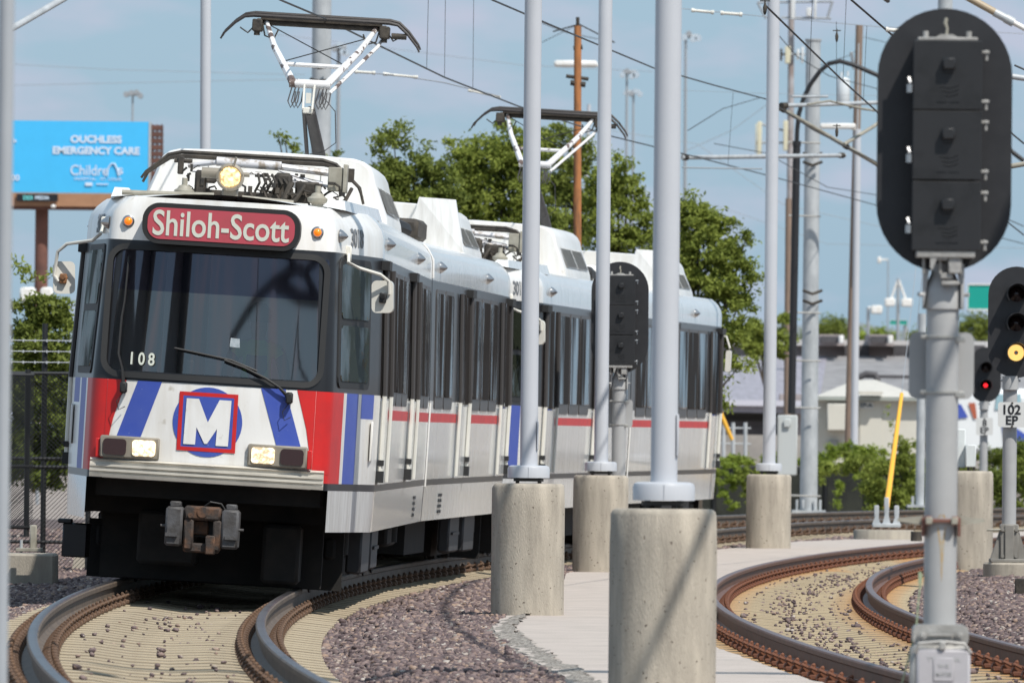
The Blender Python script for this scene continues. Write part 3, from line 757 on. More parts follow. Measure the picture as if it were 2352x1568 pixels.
        for (pl,of) in ((o,off0),(o,off1),(i,off1),(i,off0)): b.v += [tuple(face_pt(x,z,of)) for x,z in pl]
        for k in range(4):
            for j in range(n): b.f.append((k*n+j, k*n+(j+1)%n, ((k+1)%4)*n+(j+1)%n, ((k+1)%4)*n+j)); b.m.append(0)
        return b
    ws = MB(); nx_, nz2 = 16, 12; W2 = .915; z0, z1 = 1.765, 2.81
    for j in range(nz2+1):
        z = z0+(z1-z0)*j/nz2
        for i in range(nx_+1): ws.v.append(tuple(face_pt(-W2+2*W2*i/nx_, z, -.012)))
    for j in range(nz2):
        for i in range(nx_): ws.f.append((j*17+i,j*17+i+1,(j+1)*17+i+1,(j+1)*17+i)); ws.m.append(1 if z0+(z1-z0)*(j+.5)/nz2 > 2.46 else 0)
    wso = P('windscreen', ws, [M_ws, M_wst], smooth=60)
    P('windscreen_seal', ring2(1.885,1.13,.16,.05,-.012,2.285,-.03,.016), M_rubber, wso)
    # interior
    b = MB(); b.box((0,1.75,2.0),(2.2,.05,2.0)); P('cab_wall', b, M_seal)
    b = MB(); b.box((-.63,1.70,2.1),(.14,.05,1.6)); b.box((-.30,1.70,2.1),(.24,.05,1.6)); P('reflection_band', b, M_black)  # dark bars on the wall, standing in for bands reflected in the glass
    b = MB(); b.box((0,.5,1.63),(1.75,.45,.10),bev=.03); b.box((.35,.6,1.72),(.5,.25,.12),bev=.03); b.box((-.22,.35,1.82),(.07,.06,.16),bev=.01); P('dashboard', b, M_rubber)

    t = text_mb('108', .145, 0, .003, .003, spacing=1.45, x0=-.595, z0=1.885, xs=.8)
    t.v = [tuple(face_pt(a, c, .012 - y_)) for (a,y_,c) in t.v]; P('run_number', t, M_signtxt, smooth=0)
    b = MB(); q = [face_pt(x,z,-.008) for x,z in ((.13,2.03),(.215,2.025),(.21,2.10),(.135,2.105))]; b.add(q,[(0,1,2,3)]); P('sticker', b, mat('paper_sticker', (.42,.46,.5), .7, col2=(.25,.3,.32), vscale=30), smooth=0)
    # destination sign
    b = MB(); b.prism(rrect(1.33,.345,.145,8,0,3.03), -.09, .16); sg_ = P('destination_sign', b, M_rubber)
    b = MB(); b.prism(rrect(1.24,.265,.105,8,0,3.03), -.096, -.085); P('sign_face', b, M_signred, sg_, smooth=0)
    t = text_mb('Shiloh-Scott', .295, -.1, .003, .004, z0=3.035, xs=1.0)
    mx_ = max(v[0] for v in t.v); k = .575/mx_; mz = max(v[2] for v in t.v)-3.035; kz = .108/mz
    t.v = [(a*k, y_, 3.035+(c-3.035)*kz) for a,y_,c in t.v]; P('sign_text', t, M_signtxt, sg_, smooth=0)
    for sg in (-1,1):
        c = face_pt(sg*.80,3.035,0); b = MB(); b.lathe([(.052,.02),(.052,-.02),(.040,-.03)], c, 20, 'Y'); ml = P('marker_light', b, M_chrome)
        b = MB(); b.lathe([(.036,-.02),(.034,-.035),(.02,-.05),(.004,-.054)], c, 20, 'Y'); P('marker_lens', b, M_amber, ml)
        # headlights
        cx = -.655 if sg < 0 else .59; f0 = face_pt(cx,1.13); b = MB()
        b.box((cx,f0.y-.03,1.135),(.50,.10,.185),bev=.012); hb = P('headlight', b, M_bezel)
        inn = cx - sg*.12; out = cx + sg*.125
        b = MB(); b.prism(rrect(.195,.135,.03,4,inn,1.135), f0.y-.092, f0.y-.07); P('headlight_lens', b, M_lamp, hb, smooth=0)
        b = MB(); b.prism(rrect(.195,.135,.03,4,out,1.135), f0.y-.092, f0.y-.07); P('tail_lens', b, M_lens, hb, smooth=0)
        b = MB(); b.box((cx+sg*.27,f0.y-.01,1.12),(.04,.07,.16),bev=.006); P('side_reflector', b, M_red, hb)
    # paint on the face: stripes, roundel
    def strip(pts, off, nseg=6):
        (a,b2,c,d) = pts; b = MB()
        for j in range(nseg+1):
            for i in range(5):
                f = j/nseg; g = i/4; l = (a[0]+(d[0]-a[0])*f, a[1]+(d[1]-a[1])*f); r = (b2[0]+(c[0]-b2[0])*f, b2[1]+(c[1]-b2[1])*f)
                b.v.append(tuple(face_pt(l[0]+(r[0]-l[0])*g, l[1]+(r[1]-l[1])*g, off)))
        for j in range(nseg):
            for i in range(4): b.f.append((j*5+i,j*5+i+1,(j+1)*5+i+1,(j+1)*5+i)); b.m.append(0)
        return b
    for sg in (-1,1):
        P('blue_stripe', strip([(sg*.62,1.70),(sg*.41,1.70),(sg*.60,1.02),(sg*.81,1.02)] if False else [(sg*.622,1.70),(sg*.418,1.70),(sg*.59,1.17),(sg*.795,1.17)], .004), M_blue, smooth=0)
        P('red_corner', strip([(sg*.879,1.70),(sg*.72,1.70),(sg*.879,1.15),(sg*.8795,1.14)], .004), M_red, smooth=0)
        b = MB()   # red wraps round the rounded corner
        ys_ = [0,.01,.03,.06,.09,.12]
        for y in ys_:
            for z in (1.005,1.25,1.49,1.70): b.v.append(tuple(side_pt(y,z,sg,.003)))
        for i in range(5):
            for j in range(3): b.f.append((i*4+j,(i+1)*4+j,(i+1)*4+j+1,i*4+j+1)); b.m.append(0)
        P('red_corner', b, M_red)
        P('red_wedge', strip([(sg*.879,1.45),(sg*.80,1.45),(sg*.879,1.03),(sg*.8795,1.03)], .0045), M_red, smooth=0)
    CX, CZ = -.015, 1.385
    b = MB(); nr, na = 4, 48
    for r in range(nr+1):
        for a in range(na): b.v.append(tuple(face_pt(CX+.293*r/nr*math.cos(2*math.pi*a/na), CZ+.293*r/nr*math.sin(2*math.pi*a/na), .004)))
    for r in range(nr):
        for a in range(na): b.f.append((r*na+a,r*na+(a+1)%na,(r+1)*na+(a+1)%na,(r+1)*na+a)); b.m.append(0)
    em = P('emblem_disc', b, M_blue, smooth=0)
    b = MB(); a = .247; t_ = .033
    for (x0,x1,z0_,z1_,o) in ((-a,a,a-t_,a,.007),(-a,a,-a,-a+t_,.0072),(-a,-a+t_,-a,a,.0074),(a-t_,a,-a,a,.0076)):
        q = strip([(CX+x0,CZ+z1_),(CX+x1,CZ+z1_),(CX+x1,CZ+z0_),(CX+x0,CZ+z0_)], o); b.add(q.v,q.f)
    P('emblem_frame', b, M_red, em, smooth=0)
    b = MB(); q = strip([(CX-.214,CZ+.214),(CX+.214,CZ+.214),(CX+.214,CZ-.214),(CX-.214,CZ-.214)], .0062); b.add(q.v,q.f); P('emblem_field', b, M_blue, em, smooth=0)
    mp_ = [(0,0),(.02,1),(.29,1),(.51,.50),(.74,1),(1,1),(.98,0),(.71,0),(.72,.37),(.52,.03),(.46,.03),(.27,.38),(.26,0)]
    b = MB(); vs = [face_pt(CX+(x-.5)*.385, CZ+(z-.5)*.385, .013) for x,z in mp_]; b.add(vs, [tuple(range(len(vs)))]); P('emblem_letter', b, M_white, em, smooth=0)
    # bumper
    b = MB(); nb = 14
    prof = [(.875,.0),(.875,.05),(.905,.06),(.905,.035),(.925,.035),(.925,.06),(.945,.06),(.945,.035),(.965,.035),(.965,.06),(.985,.06),(.985,.035),(1.005,.035),(1.02,.055),(1.035,.02),(1.035,0)]
    for i in range(nb+1):
        x = -.985+1.97*i/nb; ends = abs(x) > .9
        for (z,o) in prof: b.v.append(tuple(face_pt(x,z,(.05 if ends and .035 <= o < .06 else o)+.01) + Vector((0,.0,0))))
    n = len(prof)
    for i in range(nb):
        for j in range(n-1): b.f.append((i*n+j,(i+1)*n+j,(i+1)*n+j+1,i*n+j+1)); b.m.append(0)
    b.f += [tuple(range(n)), tuple(range(nb*n,nb*n+n))]; b.m += [0,0]
    P('bumper', b, M_cream if False else mat('bumper_cream', (.62,.58,.50), .5, var=.2, vscale=5), smooth=20)
    # coupler
    b = MB()
    for sg in (-1,1):
        b.box((sg*.235,-.12,.50),(.145,.30,.33),bev=.02); b.box((sg*.235,-.12,.685),(.09,.2,.05),bev=.01); b.box((sg*.25,-.28,.43),(.10,.04,.03)); b.cyl((sg*.3,-.2,.5),(sg*.35,-.2,.5),.012)
    cp = P('coupler', b, mat('dull_grey_iron', (.095,.095,.10), .6, col2=(.055,.05,.047), vscale=8, bump=.2))
    b = MB(); b.box((0,-.16,.62),(.31,.2,.12),bev=.02); b.box((-.11,-.16,.44),(.08,.2,.26),bev=.015); b.box((.13,-.16,.44),(.07,.2,.26),bev=.015); b.box((.0,-.14,.33),(.3,.2,.08),bev=.015)
    b.cyl((0,-.27,.63),(0,-.25,.63),.045); b.box((-.02,-.1,.5),(.14,.1,.12),bev=.01); b.box((.08,-.2,.36),(.08,.2,.16),bev=.01); b.cyl((-.1,-.28,.60),(-.1,-.2,.60),.022)
    P('coupler_head', b, mat('rusty_iron', (.045,.035,.03), .8, col2=(.12,.06,.032), vscale=7, thr=(.45,.6), bump=.3), cp)
    b = MB(); b.tube([(.0,-.2,.67),(.06,-.24,.72),(.15,-.22,.71),(.2,-.2,.64)],.008,6); b.box((0,.45,.5),(.18,1.1,.16)); P('coupler_hose', b, M_rubber, cp)
    # black step box hanging at the left corner
    b = MB(); b.box((-1.17,1.4,.31),(.21,.4,.29),bev=.01); b.box((-1.26,1.25,.47),(.12,.16,.04),bev=.01); P('step_box', b, M_black)
    # wipers
    def wip(name, arm, blade, off=.05):
        b = MB(); b.tube([face_pt(x,z,off if k else .03) for k,(x,z) in enumerate(arm)], [.02]+[.011]*(len(arm)-1), 6); b.tube([face_pt(x,z,.035) for x,z in blade], .010, 6)
        b.box(face_pt(*arm[0],.05),(.06,.09,.10),bev=.015)
        lo = face_pt(arm[0][0],arm[0][1]-.04,.04); b.tube([lo, lo+Vector((-.05,-.03,-.08)), lo+Vector((-.03,-.03,-.15)), lo+Vector((.02,0,-.12))],.004,5)
        P(name, b, M_rubber)
    def LX(px,py): dx,dy = px-457,py-1348; return ((dx*.998+dy*.061)/273, (dx*.061-dy*.998)/273)
    wip('wiper', [LX(283,890),LX(279,845),LX(270,812),LX(277,725)], [LX(292,588),LX(283,690),LX(277,725),LX(269,780),LX(268,812)])
    wip('wiper', [LX(664,915),LX(640,890),LX(610,870),LX(560,845),LX(515,828)], [LX(400,800),LX(470,815),LX(530,828),LX(590,853)])
    # mirrors
    for sg in (-1,1):
        c = Vector((sg*1.36, .75, 2.535)); b = MB()
        if sg > 0: pth = [side_pt(.55,2.88,1,.01), Vector((1.06,.45,2.80)), Vector((1.16,.5,2.76)), Vector((1.33,.6,2.72)), Vector((1.40,.66,2.67)), Vector((1.41,.68,2.56))]
        else: pth = [side_pt(.55,3.0,-1,.01), Vector((-1.05,.45,2.92)), Vector((-1.12,.5,2.86)), Vector((-1.34,.6,2.82)), Vector((-1.42,.66,2.75)), Vector((-1.44,.68,2.55)), Vector((-1.40,.68,2.50))]
        b.tube(pth, .015, 8); b.box(pth[0],(.05,.06,.14),bev=.01); arm = P('mirror_arm', b, M_mirrorb)
        q = MB(); q.prism(rrect(.185,.275,.045,6,0,0), -.05, .02); q.prism(rrect(.165,.255,.04,6,0,0), .02, .03)
        q.xf(Matrix.Translation(c) @ Matrix.Rotation(sg*-.12,4,'Z') @ Matrix.Rotation(-.06,4,'Y')); P('mirror', q, M_mirrorb, arm)
        q = MB(); q.box(c+Vector((.0,-.07,-.01)),(.06,.05,.085),bev=.008); q.cyl(c+Vector((.0,-.11,-.0)),c+Vector((0.02,-.05,0)),.018); P('mirror_bracket', q, M_rubber if sg > 0 else M_woodo, arm)
    # ---- folded collector on the front roof
    yb = 3.8; b = MB()
    for dy in (0,.24):
        pth = [(-.97,yb+dy,3.49-.03*(dy>0)),(-.93,yb+dy,3.55),(-.84,yb+dy,3.62),(-.74,yb+dy,3.71-.02*(dy>0)),(-.62,yb+dy,3.74-.03*(dy>0)),(.62,yb+dy,3.74-.03*(dy>0)),(.74,yb+dy,3.71-.02*(dy>0)),(.84,yb+dy,3.62),(.95,yb+dy,3.52),(.99,yb+dy,3.43-.05*(dy>0))]
        b.tube(pth, [.012,.014,.016,.018,.02,.02,.018,.016,.014,.012], 6)
    pan = P('folded_pantograph', b, M_grime)
    b = MB(); b.tube([(-.55,yb-.1,3.62),(-.3,yb-.2,3.66)],.022,8); b.tube([(-.3,yb-.2,3.67),(.27,yb-.2,3.66)],.042,10); b.tube([(.27,yb-.2,3.655),(.78,yb-.1,3.62)],.03,8); b.tube([(-.5,yb-.3,3.57),(.1,yb-.3,3.58),(.8,yb,3.50)],.012,6); b.tube([(.25,yb-.25,3.62),(.8,yb-.3,3.47)],.010,6)
    b.tube([(.30,yb+.1,3.55),(.62,yb+.1,3.50)],.055,8); P('pantograph_tube', b, mat('grubby_white_tube', (.62,.61,.62), .4, col2=(.30,.25,.2), vscale=9, thr=(.5,.62)), pan)
    b = MB(); b.box((0,yb-.3,3.38),(1.1,.12,.07),bev=.01); b.box((-.42,yb-.35,3.47),(.10,.15,.22),bev=.02); b.box((-.33,yb-.38,3.52),(.10,.12,.10),bev=.02); b.box((.30,yb-.3,3.46),(.16,.15,.28),bev=.03); b.box((.52,yb-.3,3.47),(.22,.12,.13),bev=.02)
    b.tube([(.38,yb-.4,3.52),(.33,yb-.45,3.38),(.24,yb-.4,3.27)],.028,8); b.tube([(.50,yb-.42,3.50),(.44,yb-.45,3.40),(.37,yb-.45,3.28)],.025,8); b.tube([(.9,yb-.2,3.5),(.86,yb-.3,3.4),(.78,yb-.35,3.3),(.7,yb-.3,3.27)],.018,6)
    for k in range(6): b.tube([(.08+.04*k,yb-.35,3.58),(.10+.05*k,yb-.4,3.50),(.06+.05*k,yb-.35,3.42)],.012,6)
    for k in range(7): xx = -.1+.12*k; b.tube([(xx,yb-.42,3.40+.02*(k%3)),(xx+.05,yb-.45,3.33),(xx+.09,yb-.4,3.30)],.010,5); b.box((xx,yb-.4,3.44),(.035,.05,.05))
    b.box((-.62,yb-.1,3.62),(.05,.08,.16),bev=.008); b.box((.88,yb,3.62),(.05,.08,.12)); b.cyl((-.68,yb-.1,3.66),(-.52,yb-.1,3.66),.02)
    P('pantograph_frame', b, M_grime, pan)
    for xx in (-.55,.62):
        b = MB(); b.lathe([(.05,3.26),(.05,3.34),(.085,3.36),(.09,3.39),(.06,3.41),(.05,3.43),(.025,3.44),(.025,3.5)], (xx,yb-.5,0), 16); P('insulator', b, M_cream, pan)
    b = MB(); b.box((.76,yb-.3,3.57),(.13,.2,.21),bev=.008); b.box((.845,yb-.3,3.58),(.035,.24,.25),bev=.005); P('junction_box', b, M_cream, pan)
    q_ = random.Random(5); b = MB()
    for k in range(75):
        x0 = q_.uniform(-.58,.85); z0_ = q_.uniform(3.30,3.60); y0_ = yb-.35+q_.uniform(-.15,.2); L_ = q_.uniform(.05,.16); an = q_.uniform(-1.2,1.2)
        if k % 3 == 0: b.box((x0,y0_,z0_),(q_.uniform(.02,.07),.04,q_.uniform(.02,.08)),bev=.004)
        else: b.tube([(x0,y0_,z0_),(x0+L_*.5*math.cos(an)+.02,y0_-.03,z0_+L_*.5*math.sin(an)),(x0+L_*math.cos(an),y0_,z0_+L_*math.sin(an)-.04)],q_.uniform(.004,.011),5)
    P('roof_wiring', b, mat('sooty_fittings', (.014,.013,.012), .7, col2=(.05,.042,.032), vscale=14), pan)
    # roof headlight
    b = MB(); b.lathe([(.06,.22),(.10,.10),(.118,.04),(.118,-.02),(.098,-.03),(.090,-.01)], (0,.75,3.47), 28, 'Y')
    for k in range(6): an = k*math.pi/3+.3; b.box((.107*math.cos(an),.72,3.47+.107*math.sin(an)),(.014,.02,.014))
    b.box((.0,.85,3.33),(.13,.16,.10),bev=.015); b.tube([(.03,.72,3.58),(.045,.70,3.64)],.01,6); b.cyl((.1,.8,3.5),(.16,.8,3.5),.02); b.cyl((-.25,.85,3.5),(-.1,.85,3.5),.045)
    rl = P('roof_headlight', b, M_bezel); b = MB(); b.lathe([(.088,-.01),(.07,-.03),(.03,-.042),(.002,-.045)], (0,.75,3.47), 28, 'Y'); P('roof_headlight_lens', b, M_lampr, rl)
    b = MB(); b.tube([(-.9,.6,3.285),(-.12,.6,3.305)],.022,8); b.tube([(.12,.6,3.30),(.55,.7,3.285)],.02,8); P('roof_conduit', b, M_cream)
    for sg in (-1,1):
        b = MB(); b.add([(sg*.80,.7,3.27),(sg*1.0,.7,3.245),(sg*.98,.8,3.33),(sg*.86,.8,3.33),(sg*.9,3.5,3.27),(sg*1.19,3.5,3.22),(sg*1.15,3.5,3.33),(sg*.98,3.5,3.34)], [(0,1,2,3),(4,5,6,7),(0,1,5,4),(1,2,6,5),(2,3,7,6),(3,0,4,7)]); P('roof_fairing', b, M_side, smooth=0)

def raised_pan(root, M):
    def P(name, b, m, par=None, smooth=40): return part(name, b, m, par or root, smooth=smooth, M=M)
    y = 14.15; b = MB()
    for dy in (-.12,.14):
        zz = 5.43 - (.035 if dy < 0 else 0)
        b.tube([(-.985,y+dy,zz-.25),(-.955,y+dy,zz-.19),(-.85,y+dy,zz-.08),(-.76,y+dy,zz-.015),(-.67,y+dy,zz),(.67,y+dy,zz),(.76,y+dy,zz-.015),(.86,y+dy,zz-.10),(.96,y+dy,zz-.22),(.985,y+dy,zz-.27)], [.010,.013,.016,.018,.022,.022,.018,.016,.013,.010], 6)
    head = P('pantograph', b, mat('collector_carbon', (.045,.038,.035), .6, var=.3))
    b = MB(); b.tube([(-.64,y,5.34),(.64,y,5.34)],.034,10); b.box((0,y-.05,5.375),(1.2,.05,.03)); P('collector_beam', b, M_grime, head)
    b = MB()
    for sg in (-1,1):
        b.box((sg*.63,y-.05,5.30),(.10,.2,.12),bev=.01); b.cyl((sg*.63,y-.1,5.2),(sg*.63,y-.1,5.3),.03); b.tube([(sg*.58,y-.1,5.32),(sg*.55,y-.12,5.20),(sg*.46,y-.12,5.17),(sg*.42,y-.1,5.27)],.009,5); b.tube([(sg*.66,y,5.3),(sg*.72,y-.1,5.22),(sg*.8,y-.1,5.27)],.008,5)
    b.cyl((.7,y-.1,5.27),(.85,y-.1,5.27),.03); P('collector_springs', b, M_grime, head)
    b = MB()
    for sg in (-1,1): b.tube([(sg*.55,y,5.35),(sg*.42,y-.65,5.08),(sg*.17,y-1.55,4.71)],[.022,.032,.04],8)
    b.tube([(-.20,y-1.55,4.70),(.20,y-1.55,4.70)],.045,10); b.tube([(-.32,y-1.05,4.90),(.34,y-1.05,4.90)],.022,8)
    b.tube([(.60,y,5.22),(.57,y-.15,5.15),(.20,y-1.6,4.62)],.018,6); P('upper_arm', b, M_tubew, head)
    b = MB(); b.tube([(-.53,y,5.32),(.28,y-1.05,4.93)],.006,5); b.tube([(.50,y,5.25),(-.28,y-1.05,4.93)],.006,5); P('bracing_rod', b, M_rubber, head)
    b = MB()
    for sg in (-1,1): b.tube([(sg*.05,y-1.6,4.69),(sg*.045,y-1.72,4.45)],.012,6)
    b.box((0,y-1.66,4.44),(.10,.05,.06),bev=.01); b.box((0,y-1.64,4.56),(.05,.04,.10)); P('knee_link', b, M_mirrorb, head)
    b = MB(); b.tube([(.02,y-1.6,4.44),(.10,y-1.0,4.05),(.2,y,3.4)],[.055,.065,.075],10); b.tube([(-.04,y-1.6,4.44),(.03,y-.2,3.4)],.02,6)
    for sg in (-1,1):
        for k in range(3): xx = sg*(.10+.035*k); b.tube([(xx,y-1.6,4.66),(xx-.03,y-1.63,4.52),(xx,y-1.63,4.46),(xx+.03,y-1.63,4.52),(xx+.04,y-1.6,4.62)],.007,5)
    b.tube([(.12,y-1.6,4.60),(.26,y-1.5,4.45),(.28,y-1.4,4.15),(.15,y-1.3,4.05),(.02,y-1.2,4.03)],.005,5); P('lower_arm', b, mat('dark_grey_arm', (.085,.08,.08), .6, var=.3, vscale=8), head)

def tram_car(s0, num, label, detail_front):
    sa, s1 = s0+13.2, s0+26.4; Mf = half_matrix(s0, sa); Mr = half_matrix(s1, sa)
    root = thing('tram_car', Mf.translation, label, 'tram', 'cars of the tram train')
    tram_half(root, Mf, True, num, detail_front); tram_half(root, Mr, False, num, False)
    raised_pan(root, Mf)
    b = MB()
    for sx in (-1,1):
        for sy in (-.9,.9): b.lathe([(.02,-.06),(.16,-.065),(.27,-.04),(.33,-.03),(.33,.05),(.36,.06),(.36,.075),(.30,.08),(.02,.07)], (sx*.75,13.2+sy,.33), 24, 'X')
        b.box((sx*.98,13.2,.36),(.12,2.2,.2),bev=.03); b.cyl((sx*1.0,13.2,.3),(sx*1.0,13.2,.55),.09)
    part('bogie', b, M_dark, root, M=Mf)
    return root, Mf, Mr
car1, Mf1, Mr1 = tram_car(43.4, '3018', 'leading white tram car with red Shiloh-Scott sign, lit headlights and blue M emblem', True)
car2, Mf2, Mr2 = tram_car(70.2, '3019', 'second tram car coupled behind, numbered 3019, partly hidden by the light grey poles', True)
# the mirror on the far end of the second car
b = MB(); c = Vector((-1.27,.7,2.42)); b.prism(rrect(.07,.30,.03,5,0,0), -.1, .05); b.xf(Matrix.Translation(c)); b.tube([(-1.1,.6,2.76),(-1.22,.65,2.76),(-1.28,.68,2.6)],.015,8); part('mirror', b, M_mirrorb, car2, M=Mr2)

# driver
def skin_person(name, verts, edges, radii, mats_by, root_i=0):
    me = bpy.data.meshes.new(name); me.from_pydata(verts, edges, []); o = bpy.data.objects.new(name, me); link(o)
    m = o.modifiers.new('s','SKIN'); o.modifiers.new('u','SUBSURF').render_levels = 1; o.modifiers['u'].levels = 1
    for i,r in enumerate(radii): me.skin_vertices[0].data[i].radius = (r if isinstance(r,tuple) else (r,r))
    me.skin_vertices[0].data[root_i].use_root = True
    dg = bpy.context.evaluated_depsgraph_get(); nm = bpy.data.meshes.new_from_object(o.evaluated_get(dg)); bpy.data.objects.remove(o)
    for mm in mats_by[0]: nm.materials.append(mm)
    for p in nm.polygons: p.material_index = mats_by[1](p.center); p.use_smooth = True
    return nm
vs = [(0,0,0),(0,-.01,.22),(0,0,.42),(0,-.01,.50),(0,-.03,.58),(0,-.02,.70),(-.19,0,.40),(-.26,-.08,.16),(-.16,-.30,.06),(.19,0,.40),(.26,-.08,.16),(.16,-.30,.06),(-.10,-.25,-.02),(-.11,-.30,-.42),(.10,-.25,-.02),(.11,-.30,-.42)]
ed = [(0,1),(1,2),(2,3),(3,4),(4,5),(2,6),(6,7),(7,8),(2,9),(9,10),(10,11),(0,12),(12,13),(0,14),(14,15)]
ra = [(.15,.12),(.15,.11),(.13,.09),.055,.085,.075,.07,.05,.035,.07,.05,.035,.08,.05,.08,.05]
nm = skin_person('person', vs, ed, ra, ([M_cloth,M_skin,M_hiv], lambda c: 1 if c.z > .48 or (c.y < -.24 and c.z > .03) else (2 if c.z > .12 and abs(c.x) < .2 and (.33 < c.z or abs(abs(c.x)-.12) < .03) else 0)))
o = bpy.data.objects.new('person', nm); link(o); o.matrix_world = Mf1 @ Matrix.Translation((.30,1.15,1.62)); tag(o, 'driver in a lime safety vest seated behind the tram windscreen', 'person')
b = MB(); b.lathe([(.100,.64),(.105,.70),(.09,.76),(.05,.80),(.005,.81)], (0,-.02,0), 14); hr = part('hair', b, M_black, o)
b = MB(); b.box((0,-.105,.615),(.025,.03,.04),bev=.008); 
for sx in (-1,1): b.box((sx*.035,-.10,.645),(.022,.012,.010))
b.box((0,-.10,.575),(.05,.012,.010)); part('face_features', b, M_skin, o)
# ================================================================ poles on concrete pillars
def pillar_mb(r, h, seed, zb=-.25):
    rr = random.Random(seed); n = 40; b = MB(); prof = [(r*1.0,zb)] + [(r, zb+(h-.03-zb)*k/8) for k in range(1,9)] + [(r-.010,h-.008),(r-.03,h),(r*.5,h+.002),(.02,h+.002)]
    for i,(a,z) in enumerate(prof):
        for j in range(n):
            an = 2*math.pi*j/n; q = a
            if i == 8: q = a - abs(rr.gauss(0,.004))
            if i == 9: q = a - abs(rr.gauss(0,.006))
            zz = z - (abs(rr.gauss(0,.005)) if i in (8,9) else 0); b.v.append((q*math.cos(an), q*math.sin(an), zz))
    k = len(prof)
    b.f = [(i*n+j, i*n+(j+1)%n, (i+1)*n+(j+1)%n, (i+1)*n+j) for i in range(k-1) for j in range(n)] + [tuple(range((k-1)*n,k*n))]; b.m = [0]*len(b.f)
    return b
def pole_on_pillar(px, pytop, d, rp, label_p, label_b, seed, hatch=None, H=7.0, zg=0.0, rpil=.305):
    base = W(px, 1100, d); x = base.x; top = W(px, pytop, d).z
    b = pillar_mb(rpil, top-zg, seed, -.3); b.xf(Matrix.Translation((x,d,zg)))
    single('concrete_pillar', b, M_conc, label_b, 'pillar', 'round concrete pillars under the poles', (x,d,zg), smooth=50)
    root = thing('grey_pole', (x,d,top+.003), label_p, 'pole', 'light grey poles on concrete pillars')
    b = MB(); z0 = .045
    b.lathe([(rp+.004,z0),(rp*.99,z0+.12),(rp*.97,z0+H)], (0,0,0), 32); part('shaft', b, M_pole, root)
    b = MB(); ro = .176
    b.lathe([(ro,z0),(ro,z0+.075),(ro-.008,z0+.095),(ro-.03,z0+.103),(rp+.004,z0+.105)], (0,0,0), 40)
    for sg in (-1,1): b.box((0, sg*ro, z0+.045), (.003,.008,.09))
    part('base_cover', b, M_pole, root)
    b = MB(); b.box((0,0,.028),(.25,.25,.024)); part('base_plate', b, M_rubber, root)
    for k in range(4):
        a = math.pi/4+k*math.pi/2; b = MB(); b.cyl((.13*math.cos(a),.13*math.sin(a),0),(.13*math.cos(a),.13*math.sin(a),.05),.016,n=8); part('anchor_bolt', b, M_rubber, root)
    if hatch:
        b = MB(); b.box((rp*.97,-.02,hatch-top),(.014,.07,.24),bev=.004); part('hand_hole_cover', b, M_pole, root)
    return root
pole_on_pillar(1525,1168,54.3,.0765,'thickest light grey pole in front, on the nearest concrete pillar','nearest and largest round pitted concrete pillar, under the thickest pole',1,hatch=W(1525,1000,54.3).z, H=10.4)
pole_on_pillar(1214,1110,79.9,.074,'light grey pole beside the tram, on the pillar at the ragged concrete edge','round stained concrete pillar standing at the ragged edge of the walkway',2,hatch=W(1213,1000,79.9).z)
pole_on_pillar(1380,1091,105.7,.078,'light grey pole just left of the thickest pole, in front of the second car','round concrete pillar half hidden behind the nearest pillar',3)
pole_on_pillar(1766,1089,130,.088,'light grey pole right of the tram, on the pillar by the far ballast','round concrete pillar alone on the walkway right of the tram',4,H=9)
# short pillar behind the near signal mast carrying a pale box
x = W(2226,1080,120).x
b = pillar_mb(.305, W(2226,1081,120).z, 5, -.3); b.xf(Matrix.Translation((x,120,0))); single('concrete_pillar', b, M_conc, 'round concrete pillar right behind the near signal mast', 'pillar', 'round concrete pillars under the poles', (x,120,0), smooth=50)

# near out of focus pole at the left edge
p = W(8,1200,34); b = MB(); b.lathe([(.028,-.2),(.028,5.2)], (0,0,0), 28); b.xf(Matrix.Translation((W(5,1000,34).x, 34, 0)))
single('steel_post', b, mat('blurred_grey_paint', (.38,.40,.42), .5, var=.1, vscale=2), 'out of focus grey post at the left edge of the view', 'post', loc=(p.x,34,0))

